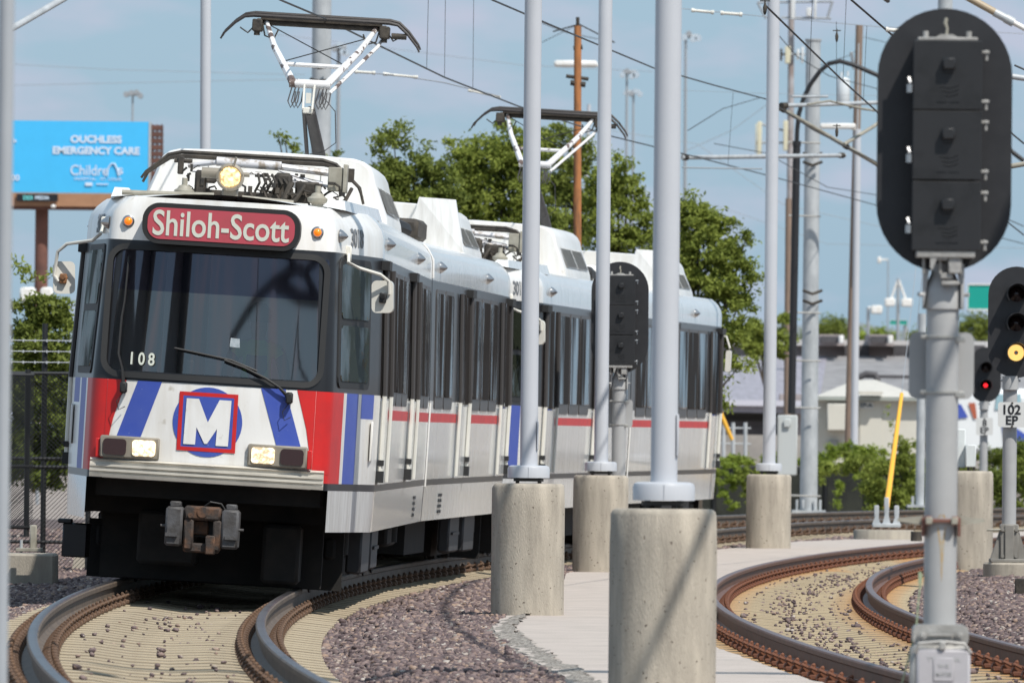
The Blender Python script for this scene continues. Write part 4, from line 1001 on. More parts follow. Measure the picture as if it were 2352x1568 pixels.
# ================================================================ signals
def clampband(z, r, par):
    b = MB(); b.lathe([(r,z-.008),(r+.008,z-.006),(r+.008,z+.006),(r,z+.008)], (0,0,0), 28); b.box((r*1.05,-r*.5,z-.01),(.05,.03,.03),bev=.004); b.box((-r*1.1,-r*.2,z),(.04,.03,.02),bev=.004)
    return part('band', b, M_silver, par)
def signal_back(px, pytop, d, zg, lab, junction=True, rm=.080):
    """three aspect signal seen from behind; pytop = row of the top of its black background plate"""
    c = W(px, pytop, d); root = thing('railway_signal', (c.x,d,zg), lab, 'railway signal', 'three-aspect signals seen from behind'); Zt = c.z - zg
    w, h = .658, 1.284; b = MB(); n = 20; pl = []
    for k in range(n+1): a = math.pi*k/n; pl.append((w/2*math.cos(a), Zt-w/2+w/2*math.sin(a)))
    for k in range(n+1): a = math.pi+math.pi*k/n; pl.append((w/2*math.cos(a), Zt-h+w/2+w/2*math.sin(a)))
    b.prism(pl, .0, .006); plate = part('background_plate', b, M_sig, root, smooth=0)
    hd = MB(); hd.box((0,-.03,Zt-.70),(.30,.06,.98)); part('housing_core', hd, M_sig, root)
    zs = [Zt-.332, Zt-.672, Zt-1.015]
    for z in zs:
        b = MB(); b.box((.005,-.10,z),(.315,.15,.325),bev=.012); b.box((.005,-.178,z),(.335,.012,.338),bev=.005)
        mo = part('signal_module', b, M_sigm, root, smooth=30)
        b = MB(); b.box((.01,-.205,z+.055),(.062,.055,.055),bev=.006); b.box((.01,-.19,z+.03),(.05,.03,.03)); part('handle', b, M_sigm, mo)
        b = MB()
        for q in (.115,-.125): b.box((.185,-.13,z+q),(.05,.03,.016),bev=.003); b.cyl((.195,-.13,z+q-.04),(.195,-.13,z+q+.01),.008,n=8)
        part('hinge', b, M_castal if d < 60 else M_chrome, mo)
        b = MB(); b.tube([(-.165,-.15,z-.01),(-.185,-.165,z-.015),(-.175,-.17,z-.04)],.008,6); b.cyl((-.178,-.17,z-.085),(-.178,-.17,z-.045),.016,n=10); part('padlock', b, M_chrome, mo)
        b = MB()
        for k in range(3): b.tube([(-.03+.01*k,-.1865,z-.055-.02*k),(.02,-.1865,z-.062-.02*k),(.06,-.1865,z-.048-.02*k)],.0015,4)
        b.box((-.02,-.186,z-.128),(.05,.004,.004)); b.box((.04,-.186,z-.128),(.05,.004,.004)); part('cast_mark', b, M_sigm, mo)
    b = MB(); b.box((.005,-.10,Zt-.155),(.29,.16,.016),bev=.003); b.prism([(-.055,Zt-.147),(.055,Zt-.147),(.03,Zt-.132),(-.03,Zt-.132)],-.16,-.05)
    for sx in (-.10,.11): b.cyl((sx,-.1,Zt-.15),(sx,-.1,Zt-.115),.014,n=8)
    part('top_bracket', b, M_castal, root); b = MB(); b.tube([(0,-.1,Zt-.14),(.004,-.1,Zt-.10),(-.006,-.1,Zt-.075),(.0,-.1,Zt-.05)],[.008,.006,.010,.008],8); part('lifting_eye', b, M_cream, root)
    zb = Zt-1.205
    b = MB(); b.box((.005,-.10,zb+.005),(.285,.15,.035),bev=.004); b.prism([(-.07,zb+.02),(-.025,zb+.02),(-.06,zb-.075),(-.07,zb-.06)],-.17,-.10)
    b.box((.05,-.12,zb-.045),(.065,.08,.09),bev=.006); b.box((-.02,-.14,zb-.01),(.07,.05,.03),bev=.004)
    for sx in (-.1,-.02,.08): b.cyl((sx,-.13,zb-.09),(sx,-.13,zb),.008,n=8)
    b.box((.01,-.12,zb-.10),(.06,.05,.03),bev=.005); b.box((.03,-.12,zb-.135),(.09,.05,.02),bev=.004)
    part('mount_bracket', b, M_castal, root)
    zm = zb-.26; b = MB(); b.lathe([(.094,zm),(.094,zm+.10),(.06,zm+.17),(.055,zm+.22),(.03,zm+.24)],(0,0,0),24)
    b.prism([(-.098,zm),(-.07,zm+.19),(-.098,zm+.19)],-.07,.07); b.prism([(.085,zm),(.10,zm),(.10,zm+.22),(.06,zm+.22),(.085,zm+.12)],-.08,.06)
    for sx in (-1,1): b.cyl((sx*.09,-.06,zm+.07),(sx*.125,-.07,zm+.07),.010,n=8)
    part('mast_cap', b, M_mast, root)
    zj = .46 if junction else 0
    b = MB(); b.lathe([(rm,zj-.1),(rm,zm+.02)],(0,0,0),32); ms = part('mast', b, M_mast, root)
    # number plate strapped behind
    zp = Zt-1.74; b = MB(); b.prism(rrect(.318,.325,.04,5,0,zp), .085,.090); part('number_plate', b, M_mast, root, smooth=0)
    for q in (.14,-.13): clampband(zp+q, rm, root)
    if junction:
        zc = W(px,1195,d).z - zg; b = MB(); b.box((0,-.085,zc),(.17,.04,.018),bev=.003)
        for sx in (-1,1): b.box((sx*.065,-.10,zc),(.035,.04,.045),bev=.006); b.box((sx*.088,-.04,zc-.03),(.012,.08,.09))
        part('clamp', b, M_rustpost, root)
        b = MB()
        for sx in (-1,1): b.add([(sx*.09,-.05,zc+.022),(sx*.21,-.05,zc+.010),(sx*.215,-.05,zc-.004),(sx*.09,-.05,zc-.022),(sx*.09,-.04,zc+.022),(sx*.21,-.04,zc+.010),(sx*.215,-.04,zc-.004),(sx*.09,-.04,zc-.022)],[(0,1,2,3),(4,7,6,5),(0,4,5,1),(3,2,6,7),(1,5,6,2)])
        for sx in (-1,1): b.box((sx*.062,-.122,zc),(.033,.012,.035),bev=.004)
        part('step_bracket', b, M_cream, root)
        b = MB(); b.add([(-.020,-.0815,zc-.03),(.022,-.0815,zc-.03),(.012,-.0815,zc-.16),(.002,-.0815,zc-.30),(-.004,-.0815,zc-.16)],[(0,1,2,3,4)]); b.add([(-.018,-.0815,zc+.012),(.02,-.0815,zc+.012),(.015,-.0815,zc+.03),(-.01,-.0815,zc+.03)],[(0,1,2,3)])
        b.v = [(x_, -math.sqrt(max(0,.0812**2-x_*x_)), z_) for x_,y_,z_ in b.v]; part('rust_stain', b, mat('rust_streak', (.42,.27,.10), .7, col2=(.36,.32,.25), vscale=20), root, smooth=0)
        zt = W(px,1440,d).z - zg; bx = .145
        b = MB(); b.box((-.005,-.06,zt-.33),(2*bx-.01,.22,.50),bev=.02); b.prism(rrect(.27,.10,.03,4,0,zt-.035),-.15,.08); jb = part('junction_box', b, M_castal, root)
        b = MB(); b.box((.012,-.185,zt-.33),(.262,.03,.46),bev=.018); b.box((.012,-.203,zt-.20),(.10,.008,.115),bev=.003)
        part('box_door', b, mat('lilac_grey_door', (.42,.405,.42), .45, var=.1, vscale=6), jb)
        b = MB(); b.tube([(-.13,-.19,zt-.12),(-.11,-.2,zt-.075),(0,-.2,zt-.065),(.11,-.2,zt-.075),(.145,-.19,zt-.12)],.009,6)
        for sx in (-.09,.09): b.lathe([(.022,-.17),(.022,-.155),(.01,-.18)],(sx,0,zt-.035),14,'Y')
        b.box((0,-.17,zt-.03),(.12,.02,.012)); b.box((.005,-.2,zt-.085),(.03,.03,.04),bev=.005); part('box_hasp', b, M_castal, jb)
        t = text_mb('TYPE 2MBA', .032, -.2015, .002, .0005, x0=.012, z0=zt-.150); part('embossed_text', t, M_mast, jb, smooth=0)
        t = text_mb('W-R', .026, -.209, .002, .0004, x0=.012, z0=zt-.182); part('embossed_text', t, M_mast, jb, smooth=0)
        t = text_mb('MAYES', .026, -.209, .002, .0004, x0=.012, z0=zt-.222); part('embossed_text', t, M_mast, jb, smooth=0)
        b = MB(); b.tube([(-.09,-.03,zt+.26),(-.105,-.04,zt+.15),(-.115,-.05,zt+.02),(-.14,-.05,zt-.10),(-.19,-.05,zt-.3)],.004,6); b.box((-.10,-.03,zt+.24),(.015,.02,.06)); part('earth_wire', b, mat('verdigris_wire', (.28,.34,.22), .6), root)
        b = MB(); b.box((0,-.02,-.02),(.34,.34,.24)); part('foundation', b, M_conc2, root)
    else:
        b = MB(); b.tube([(.02,-.05,.95),(.06,-.05,.93),(.12,-.05,.96)],.01,6); part('earth_wire', b, M_cream, root)
        b = MB(); b.box((0,0,0),(.5,.5,.12)); part('foundation', b, M_conc2, root)
    return root
signal_back(2172,20,46.7,0,'large black railway signal seen from behind on the nearest grey mast')
signal_back(1425,601,110,-.05,'smaller black railway signal seen from behind between the two rear grey poles', junction=False)

def signal_front(px, pytop, d, zg, nasp, lit, lab, text, h, plate_xy, footing):
    c = W(px, pytop, d); root = thing('railway_signal', (c.x,d,zg), lab, 'railway signal', 'lit railway signals facing the camera'); Zt = c.z-zg; w = .62 if nasp == 3 else .57
    b = MB(); n = 18; pl = []
    for k in range(n+1): a = math.pi*k/n; pl.append((w/2*math.cos(a), Zt-w/2+w/2*math.sin(a)))
    for k in range(n+1): a = math.pi+math.pi*k/n; pl.append((w/2*math.cos(a), Zt-h+w/2+w/2*math.sin(a)))
    ox = .055 if nasp == 3 else .02
    b.prism([(a+ox,z) for a,z in pl], .0, .006); part('background_plate', b, M_sig, root, smooth=0)
    for i in range(nasp):
        z = Zt-.30-.322*i if nasp == 3 else Zt-.38-.325*i
        b = MB(); b.box((ox,.08,z),(.28,.14,.30),bev=.02); mo = part('signal_module', b, M_sig, root)
        # visor hood: open-bottom tunnel
        b = MB(); R1 = .115; m_ = 18; L = .30
        for k in range(m_+1):
            a = math.radians(-40+260*k/m_)
            for (rr,yy) in ((R1,0),(R1,-L if 40 < math.degrees(a) < 140 else -L*.8),(R1-.006,-L if 40 < math.degrees(a) < 140 else -L*.8),(R1-.006,0)): b.v.append((ox+rr*math.cos(a), yy, z+rr*math.sin(a)))
        for k in range(m_):
            for j in range(4): b.f.append((k*4+j,(k+1)*4+j,(k+1)*4+(j+1)%4,k*4+(j+1)%4)); b.m.append(0)
        part('hood', b, M_sig, mo)
        col = lit.get(i)
        b = MB()
        if col == 'amber':
            rings = [.088,.078,.068,.058,.048,.038,.028]
            b.lathe([(.09,-.01),(.088,-.02)]+[(r,-.02-.006*(k%2)) for k,r in enumerate(rings)]+[(.022,-.03)], (ox,0,z), 28, 'Y'); part('lit_lens', b, mat('lit_amber_lens', (1,.6,.1), .2, emit=(1,.62,.20), estr=1.15, col2=(.9,.4,.05), vscale=14), mo, smooth=20)
            b = MB(); b.lathe([(.026,-.028),(.02,-.04),(.004,-.045)], (ox,0,z), 16, 'Y'); part('lamp', b, M_chrome, mo)
        elif col == 'red':
            b.lathe([(.085,-.01),(.06,-.03),(.004,-.04)], (ox,0,z), 24, 'Y'); part('lens', b, mat('dark_lens', (.02,.01,.01), .15), mo)
            b = MB(); b.lathe([(.038,-.035),(.03,-.045),(.004,-.05)], (ox,0,z), 16, 'Y'); part('lit_lens', b, mat('lit_red_lens', (1,.02,.02), .2, emit=(1,.02,.03), estr=2.0), mo)
        else:
            b.lathe([(.085,-.01),(.06,-.03),(.004,-.04)], (ox,0,z), 24, 'Y'); part('lens', b, mat('dark_lens', (.02,.01,.01), .15), mo)
    rm = .078 if nasp == 3 else .074
    b = MB(); b.lathe([(rm,0),(rm,Zt-h+.02)],(0,.09,0),24); part('mast', b, M_mast, root)
    b = MB(); b.lathe([(rm+.012,Zt-h-.13),(rm+.012,Zt-h+.02)],(0,.05,0),24); b.cyl((-.11,.05,Zt-h-.03),(.11,.05,Zt-h-.03),.012,n=8); part('mast_collar', b, M_mast, root)
    (cx,cy,wd,ht) = plate_xy; q = W(cx,cy,d); zx = q.x-c.x; zz = q.z-zg
    b = MB(); b.prism(rrect(wd,ht,.03,4,zx,zz), -.06,-.052); pp = part('number_plate', b, mat('pale_plate', (.62,.62,.60), .5), root, smooth=0)
    t1, t2 = text; s_ = ht*.43
    t = text_mb(t1, s_*1.22, -.063, .002, .004, x0=zx, z0=zz+ht*.20, b=MB()); part('plate_text', t, M_black, pp, smooth=0)
    t = text_mb(t2, s_*1.15, -.063, .002, .004, x0=zx, z0=zz-ht*.22, b=MB()); part('plate_text', t, M_black, pp, smooth=0)
    b = MB(); 
    for qz in (ht*.46,-ht*.46): b.cyl((zx,-.075,zz+qz),(zx,-.05,zz+qz),.012,n=8)
    part('plate_bolt', b, M_grime, pp)
    zc = W(px,1217 if nasp == 3 else 1172,d).z-zg; b = MB(); b.cyl((-.25,-.04,zc),(.25,-.04,zc+.01),.012,n=8); b.box((0,-.04,zc),(.19,.04,.04),bev=.006); part('step_bracket', b, M_cream, root)
    zf = footing; b = MB()
    b.box((0,.05,zf+.22),(.20,.20,.40),bev=.01); b.box((0,-.06,zf+.22),(.10,.03,.38),bev=.006); b.box((0,.05,zf+.02),(.42,.42,.04),bev=.008)
    for sx in (-1,1): b.add([(sx*.10,-.02,zf+.04),(sx*.20,-.02,zf+.04),(sx*.10,-.02,zf+.36),(sx*.10,.12,zf+.04),(sx*.20,.12,zf+.04),(sx*.10,.12,zf+.36)],[(0,1,2),(3,5,4),(0,3,4,1),(1,4,5,2)])
    for sx in (-1,1):
        for z in (.07,.36): b.cyl((sx*.075,-.08,zf+z),(sx*.075,-.04,zf+z),.02,n=8)
    part('mast_base', b, mat('grey_cast_base', (.24,.225,.20), .65, var=.2, vscale=6), root)
    b = MB(); b.lathe([(.33,zf-.35),(.33,zf-.02),(.31,zf)],(.05,.05,0),28); part('foundation', b, M_conc, root)
    return root
signal_front(2324,612,105,-.12,3,{2:'amber'},'lit amber three-lamp railway signal with the 102 EP plate at the right edge',('102','EP'),1.22,(2324,952,.31,.275),W(2324,1291,105).z+.12)
signal_front(2262,797,177,-.05,2,{1:'red'},'smaller railway signal with a glowing red lamp and the 8 EP plate',('8','EP'),1.02,(2261,979,.31,.32),.02)
# low post in the ballast right of the signal
for px,py,d,w_,h_,l in ((2350,1375,96,.16,.16,'short dark wooden post standing in the ballast at the right edge'),):
    q = G(px,py,-.05); b = MB(); b.box((q.x,q.y,.03),(w_,.16,.24),bev=.01); single('short_post', b, M_grime, l, 'post', loc=(q.x,q.y,0))

# ================================================================ big masts, timber poles
def pole(name, px, py0, py1, d, r0, r1, m, lab, cat, grp=None, px0=None, extra=None, n=20):
    a = W(px, py0, d); c = W(px0 if px0 else px, py1, d)
    root = thing(name, (a.x,a.y,a.z), lab, cat, grp); b = MB(); b.cyl((0,0,0), c-a, r0, r1, n=n); part('shaft', b, m, root)
    return root, a
def cyl_part(root, a, name, pts, r, m, n=8):
    b = MB(); b.tube([p-a for p in pts], r, n); return part(name, b, m, root)
r1, a1 = pole('catenary_mast', 732, 1140, -400, 166, .172, .165, M_galv, 'thick galvanised mast rising behind the raised pantograph', 'mast', 'galvanised catenary masts', px0=742)
for py in (150,182): cyl_part(r1, a1, 'clamp', [W(713,py,165.7),W(733,py+6,165.6),W(757,py+2,165.7)], .03, M_grime)
r2, a2 = pole('catenary_mast', 1857, 1176, 96, 190, .175, .145, M_galv, 'tall galvanised mast with a wide bolted foot, beside the black cable pipe', 'mast', 'galvanised catenary masts', px0=1868)
b = MB(); b.box((0,0,.02),(.66,.66,.05)); 
for k in range(6): an = k*math.pi/3; b.prism([(0,.04),(.15,.04),(.0,.30)],-.01,.01) if False else b.box((.23*math.cos(an),.23*math.sin(an),.14),(.05,.05,.22),bev=.01)
part('base_flange', b, M_galv, r2)
b = MB(); b.lathe([(.5,-.35),(.5,-.03),(.47,0)],(0,0,0),28); part('foundation', b, M_conc, r2)
b = MB(); b.lathe([(.155,0),(.165,.02),(.165,.05),(.02,.06)],(W(1868,96,190)-a2),24); part('cap', b, M_galv, r2)
for py in (327,495,717,827,935,1137):
    cyl_part(r2, a2, 'cable_bracket', [W(1812,py,189.6),W(1885,py+2,189.6)], .018, M_silver)
for py in (352,372,667,690): cyl_part(r2, a2, 'clamp', [W(1845,py,189.7),W(1866,py+8,189.6),W(1888,py,189.7)], .03, M_grime)
r3, a3 = pole('catenary_mast', 2113, 1164, 720, 185, .09, .085, M_galv, 'slim galvanised mast standing behind the near signal mast', 'mast', 'galvanised catenary masts', px0=2119)
b = MB(); b.box((0,0,.02),(.5,.5,.05)); b.box((-.14,0,.12),(.05,.05,.18)); b.box((.14,0,.12),(.05,.05,.18)); part('base_flange', b, M_galv, r3)
r3, a3 = pole('catenary_mast', 2171, 60, -300, 182, .14, .14, M_galv, 'galvanised mast top showing above the big signal plate', 'mast', 'galvanised catenary masts')
b = MB(); b.lathe([(.14,-12.0),(.14,0)],(0,0,0),20); part('shaft', b, M_galv, r3)
r3, a3 = pole('grey_pole', 470, 1080, -200, 118, .067, .066, M_pole, 'slim light grey pole behind the left of the tram roof', 'pole', 'light grey poles behind the tram', px0=473)
r3, a3 = pole('lamp_pole', 1962, 1036, 297, 215, .082, .075, M_pole, 'white lamp pole carrying a flat white lamp head, beside the brown timber pole', 'lamp pole', 'white lamp poles', px0=1970)
b = MB(); o = W(1924,290,215)-a3; b.box(o,(.80,.35,.12),bev=.03); b.cyl(W(1947,292,215)-a3, W(1970,300,215)-a3, .03); part('lamp_head', b, M_white, r3)
r3, a3 = pole('lamp_pole', 1393, 600, -100, 175, .07, .07, M_pole, 'slim pale pole just left behind the second grey pole', 'lamp pole', 'white lamp poles', px0=1384)
r3, a3 = pole('lamp_pole', 1345, 450, 240, 230, .05, .045, M_pole, 'short white pole showing among the tree tops', 'lamp pole', 'white lamp poles', px0=1353)
r3, a3 = pole('lamp_pole', 1383, 620, 142, 232, .05, .045, M_pole, 'pole hidden behind a grey pole, holding a flat white lamp head', 'lamp pole', 'white lamp poles')
b = MB(); o = W(1322,147,232)-a3; b.box(o,(1.05,.4,.16),bev=.05); b.cyl(o, W(1383,152,232)-a3, .035); part('lamp_head', b, M_white, r3)
# orange-brown timber pole
r3, a3 = pole('timber_pole', 1325, 1000, 60, 156, .070, .060, M_woodo, 'orange brown timber utility pole standing among the trees', 'utility pole', 'timber utility poles', px0=1327)
cyl_part(r3, a3, 'crossarm', [W(1270,73,156),W(1330,56,156),W(1412,98,156)], .012, M_wire)
cyl_part(r3, a3, 'bracket', [W(1300,175,156),W(1352,182,156)], .03, M_grime); cyl_part(r3, a3, 'bracket', [W(1310,190,156),W(1345,195,156)], .045, M_grime); cyl_part(r3, a3, 'fitting', [W(1317,112,156),W(1338,108,156)], .04, M_grime); cyl_part(r3, a3, 'fitting', [W(1327,60,156),W(1327,40,156)], .03, M_grime)
r3, a3 = pole('timber_pole', 1948, 1060, 58, 225, .098, .085, M_wood, 'tall weathered timber utility pole with a grey transformer can', 'utility pole', 'timber utility poles', px0=1974)
b = MB(); o = W(1937,205,225)-a3; b.lathe([(.14,-.34),(.155,-.32),(.155,.22),(.13,.26),(.04,.28)], o, 20); b.cyl(o+Vector((.1,0,.3)),o+Vector((.1,0,.42)),.03); b.cyl(o+Vector((-.05,0,.28)),o+Vector((-.05,0,.4)),.03); part('transformer', b, mat('pale_grey_can', (.62,.66,.68), .4), r3)
cyl_part(r3, a3, 'bracket', [W(1950,248,225),W(1975,240,225)], .03, M_grime); cyl_part(r3, a3, 'fitting', [W(1955,120,225),W(1962,160,225)], .04, M_galv); cyl_part(r3, a3, 'conduit', [W(1966,640,224.8),W(1972,100,224.8)], .018, M_galv)
r3, a3 = pole('timber_pole', 1808, 1000, 456, 240, .095, .085, M_wood, 'brown timber pole half hidden behind the black cable pipe', 'utility pole', 'timber utility poles', px0=1812)
cyl_part(r3, a3, 'marker_plate', [W(1798,768,239.8),W(1822,766,239.8)], .05, M_white)
# black cable pipe with a sweep over the mast
pts = [W(1818,950,188),W(1825,600,188),W(1830,330,188),W(1831,300,188),W(1835,262,188),W(1846,225,188),W(1862,193,188),W(1884,163,188),W(1905,146,188),W(1930,141,188),W(1962,150,188),W(2018,174,188),W(2060,196,188),W(2300,330,188),W(2352,370,188)]
b = MB(); b.tube(pts[:3], .075, 10); b.tube(pts[2:], .045, 10); b.lathe([(.085,-.05),(.085,.05)], pts[2], 12); b.box(W(1818,935,188),(.10,.1,.16)); single('cable_pipe', b, M_cable, 'thick black cable pipe climbing the mast and sweeping over to the right', 'cable pipe', loc=pts[0])
b = MB(); q = W(1808,1022,187.6); b.box(q,(.39,.3,1.18),bev=.02); root = thing('electrical_cabinet', (q.x,q.y,0), 'tall light grey electrical cabinet beside the galvanised mast foot', 'cabinet')
part('cabinet_body', b, mat('cabinet_grey', (.48,.50,.49), .5), root, world=True); b = MB(); b.box(W(1808,971,187.4),(.14,.04,.17),bev=.02); part('meter_cover', b, mat('cabinet_grey', (.5,.5,.5)), root, world=True)
b = MB(); b.box(W(1787,1022,187.42),(.015,.02,1.1)); part('hinge', b, M_silver, root, world=True)

# ================================================================ overhead wires and support tubes
def wire(name, pts, r, m, lab, grp, cat='wire', n=6):
    P = [W(*p) for p in pts]; b = MB(); b.tube(P, r, n); return single(name, b, m, lab, cat, grp, loc=P[0], smooth=60, fix=False)
GW = 'overhead line wires'
def hang(P, k=8):   # keep straight spans fine enough
    return P
wire('contact_wire', [(560,-60,84),(643,0,88),(745,43,94.4),(858,99,101),(1021,178,110),(1190,244,120.5),(1400,312,136),(1600,361,152),(1760,402,168),(2015,472,190),(2352,560,215)], .010, M_wire, 'dark contact wire running over both raised pantographs', GW)
wire('contact_wire', [(1090,-25,92),(1130,0,96),(1270,60,104),(1500,156,122),(1640,196,132),(1760,228,141),(1870,300,150),(2017,374,162),(2352,520,190)], .010, M_wire, 'dark contact wire descending behind the three front poles to the right', GW)
wire('contact_wire', [(1757,12,96),(1936,186,110),(2017,259,119),(2200,420,137),(2352,540,152)], .011, M_wire, 'dark wire running down from the top of the rear right pole to the big signal', GW)
wire('contact_wire', [(1940,-20,90),(1955,0,91),(2056,87,98),(2200,205,108),(2352,330,120)], .011, M_wire, 'dark wire crossing the sky just left of the big signal plate', GW)
wire('span_wire', [(800,165,130),(905,172,131),(1020,190,132),(1150,222,133)], .008, M_wirel, 'pale span wire with insulators right of the raised pantograph', GW)
wire('span_wire', [(1565,20,140),(1700,33,142),(1770,40,143),(2020,62,150),(2352,78,155)], .006, M_wirel, 'pale span wire crossing near the top right of the sky', GW)
wire('span_wire', [(1568,208,150),(1760,215,152),(2020,220,156)], .003, M_wirel, 'hair-thin span wire level with the grey transformer can', GW)
wire('span_wire', [(1600,296,150),(1660,262,150),(1760,240,150)], .003, M_wirel, 'hair-thin stay rising toward the antenna panel', GW) if False else None
for pts,l in (([(30,148,300),(250,160,300),(700,172,300)],'highest faint wire crossing the left sky'),([(30,196,300),(700,182,300)],'second faint wire from the top in the left sky'),([(560,70,300),(1200,150,300),(1500,165,300)],'faint wire sloping behind the raised pantograph'),
              ([(1640,470,320),(1900,560,320),(2352,570,320)],'faint wire low over the gray warehouse'),([(1568,350,260),(1680,300,260),(1762,240,260)],'faint wire rising to the cell antennas'),([(1400,300,280),(1600,330,280),(1800,470,280),(2020,520,280)],'faint wire sagging behind the trees on the right')):
    wire('distant_wire', pts, .009, M_wirel, l, 'faint distant wires')
for (x0,y0,x1,y1,d,l) in ((984,-10,980,158,107.5,'thin vertical dropper wire nearest the raised pantograph'),(1023,-10,1021,178,110,'second thin vertical dropper wire right of the pantograph'),(1088,-10,1086,205,114,'third thin vertical dropper wire right of the pantograph'),
        (1210,-10,1209,245,122,'thin vertical dropper wire beside the second pantograph') ,(1684,212,1672,378,146,'thin dropper wire between the thickest pole and the rear pole'),(1866,-10,1859,185,103,'thin dropper wire in front of the tall galvanised mast'),
        (1944,-10,1936,190,110,'thin dropper wire left of the tall timber pole'),(1921,50,1922,240,118,'thin dropper wire above the transformer can'),(1991,60,1983,232,115,'thin dropper wire nearest the big signal plate')):
    wire('dropper_wire', [(x0,y0,d),(x1,y1,d)], .0035, M_wire, l, 'vertical dropper wires', n=5)
def tube_thing(name, pts, r, m, lab, grp, ins=()):
    P = [W(*p) for p in pts]; root = thing(name, P[0], lab, 'support tube', grp); b = MB(); b.tube([p-P[0] for p in P], r, 10); part('tube', b, m, root)
    for (f,rr,L,mm) in ins:
        a = P[0].lerp(P[-1],f); dr = (P[-1]-P[0]).normalized(); b = MB(); b.cyl(a-P[0]-dr*L/2, a-P[0]+dr*L/2, rr); part('insulator', b, mm, root)
    return root
GT = 'catenary support tubes'
tube_thing('support_tube', [(1566,362,160),(1940,357,165)], .038, M_galv, 'grey horizontal tube running from the thickest pole to the brown strut', GT, ((.02,.05,.12,M_grime),(.98,.05,.12,M_grime)))
tube_thing('support_tube', [(1640,363,158),(1566,355,150)], .010, M_wirel, 'short pale rod just under the grey horizontal tube', GT)
tube_thing('support_tube', [(1800,243,160),(2100,233,163)], .036, M_galv, 'grey horizontal tube meeting the big signal at the height of its top module', GT, ((.0,.055,.14,M_grime),))
tube_thing('support_tube', [(1797,251,160),(2060,404,164)], .036, M_cream, 'long tan diagonal strut descending to the big signal', GT, ((.0,.05,.12,M_grime),(.55,.05,.1,M_grime)))
tube_thing('support_tube', [(1938,332,162),(2060,258,164)], .032, M_cream, 'short tan strut rising to the right above the long diagonal strut', GT)
tube_thing('support_tube', [(1818,222,150),(1900,222,151)], .02, M_galv, 'small grey rod above the grey upper tube', GT)
tube_thing('support_tube', [(1855,240,148),(1905,232,149),(1980,250,150),(2060,262,152)], .018, M_cream, 'bent tan steady arm crossing the upper grey tube', GT)
tube_thing('support_tube', [(20,70,60),(150,-5,61)], .022, M_galv, 'grey tube crossing the top left corner', GT)
tube_thing('support_tube', [(2215,-10,60),(2300,37,60)], .024, mat('tan_tube', (.38,.30,.20), .5), 'tan tube in the top right corner', GT)
tube_thing('support_tube', [(2296,35,60),(2372,76,60)], .018, M_white, 'white insulator rod continuing the tan tube in the top right corner', GT, ((.1,.026,.12,M_galv),(.3,.03,.06,M_galv)))
tube_thing('support_tube', [(1568,385,150),(1750,388,152)], .012, M_wirel, 'thin pale rod below the grey horizontal tube', GT)
for (x0,y0,x1,y1,d,r,l) in ((815,165,862,168,130,.02,'left insulator on the pale span wire by the pantograph'),(880,170,960,178,131,.018,'long insulator in the middle of the pale span wire'),(1075,207,1150,224,133,.016,'right insulator on the pale span wire by the pantograph'),
        (1588,24,1640,29,140,.022,'long pale insulator near the top beside the thickest pole'),(1655,30,1705,34,141,.024,'second pale insulator near the top beside the thickest pole'),(2035,68,2075,72,96,.02,'small white insulator left of the big signal top')):
    b = MB(); A,B_ = W(x0,y0,d),W(x1,y1,d); b.tube([A,A.lerp(B_,.12),A.lerp(B_,.15),A.lerp(B_,.85),A.lerp(B_,.88),B_],[r*1.4,r*1.4,r,r,r*1.4,r*1.4],10); single('insulator', b, M_mirrorb, l, 'insulator', 'insulators on the span wires', loc=A)

for (x,y,rr,lab) in ((-5.45,75.6,.23,'dark steel mast standing just outside the view, mirrored in the tram windscreen'),(-5.0,72.4,.44,'broad dark column just outside the view, mirrored in the tram windscreen')):  # unseen columns added so dark bands show in the windscreen reflection
    b = MB(); b.cyl((x,y,-.2),(x,y,9),rr,n=24); single('added_dark_column', b, mat('added_column_paint', (.03,.03,.032), .6), lab, 'mast', 'dark masts beside the left track', loc=(x,y,-.2))

b = MB()
for y in np.arange(20,117,3.0): b.v.append((0,0,0))
b = MB(); b.tube([(float(T2.xc(np.array([y]))[0])+.22, y, 6.8) for y in np.arange(20,117,3.0)], .030, 8)
single('feeder_cable', b, M_cable, 'overhead feeder cable above the right track, throwing slanting shadows on the poles', 'cable', loc=(0,20,6.8), smooth=60, fix=False)
root = thing('unseen_catenary_frame', (.86,54.3,10.2), 'tubular catenary frame on top of the thickest pole, mirrored in the tram windscreen', 'catenary frame')  # added above the view, shaped to reflect crossing lines in the windscreen
for pts,rr in (([(-2.6,10.1),(.38,10.5),(6.5,11.07),(10.0,11.3)],.05),([(2.6,11.29),(10.5,10.88)],.045),([(2.8,10.75),(10.6,10.80)],.05),([(3.4,10.66),(10.6,10.70)],.02),([(-2.6,11.32),(10.5,11.42)],.03)):
    b = MB(); b.tube([(x-.86,0,z-10.75) for x,z in pts], rr*1.7, 8); part('portal_tube', b, M_rubber, root)

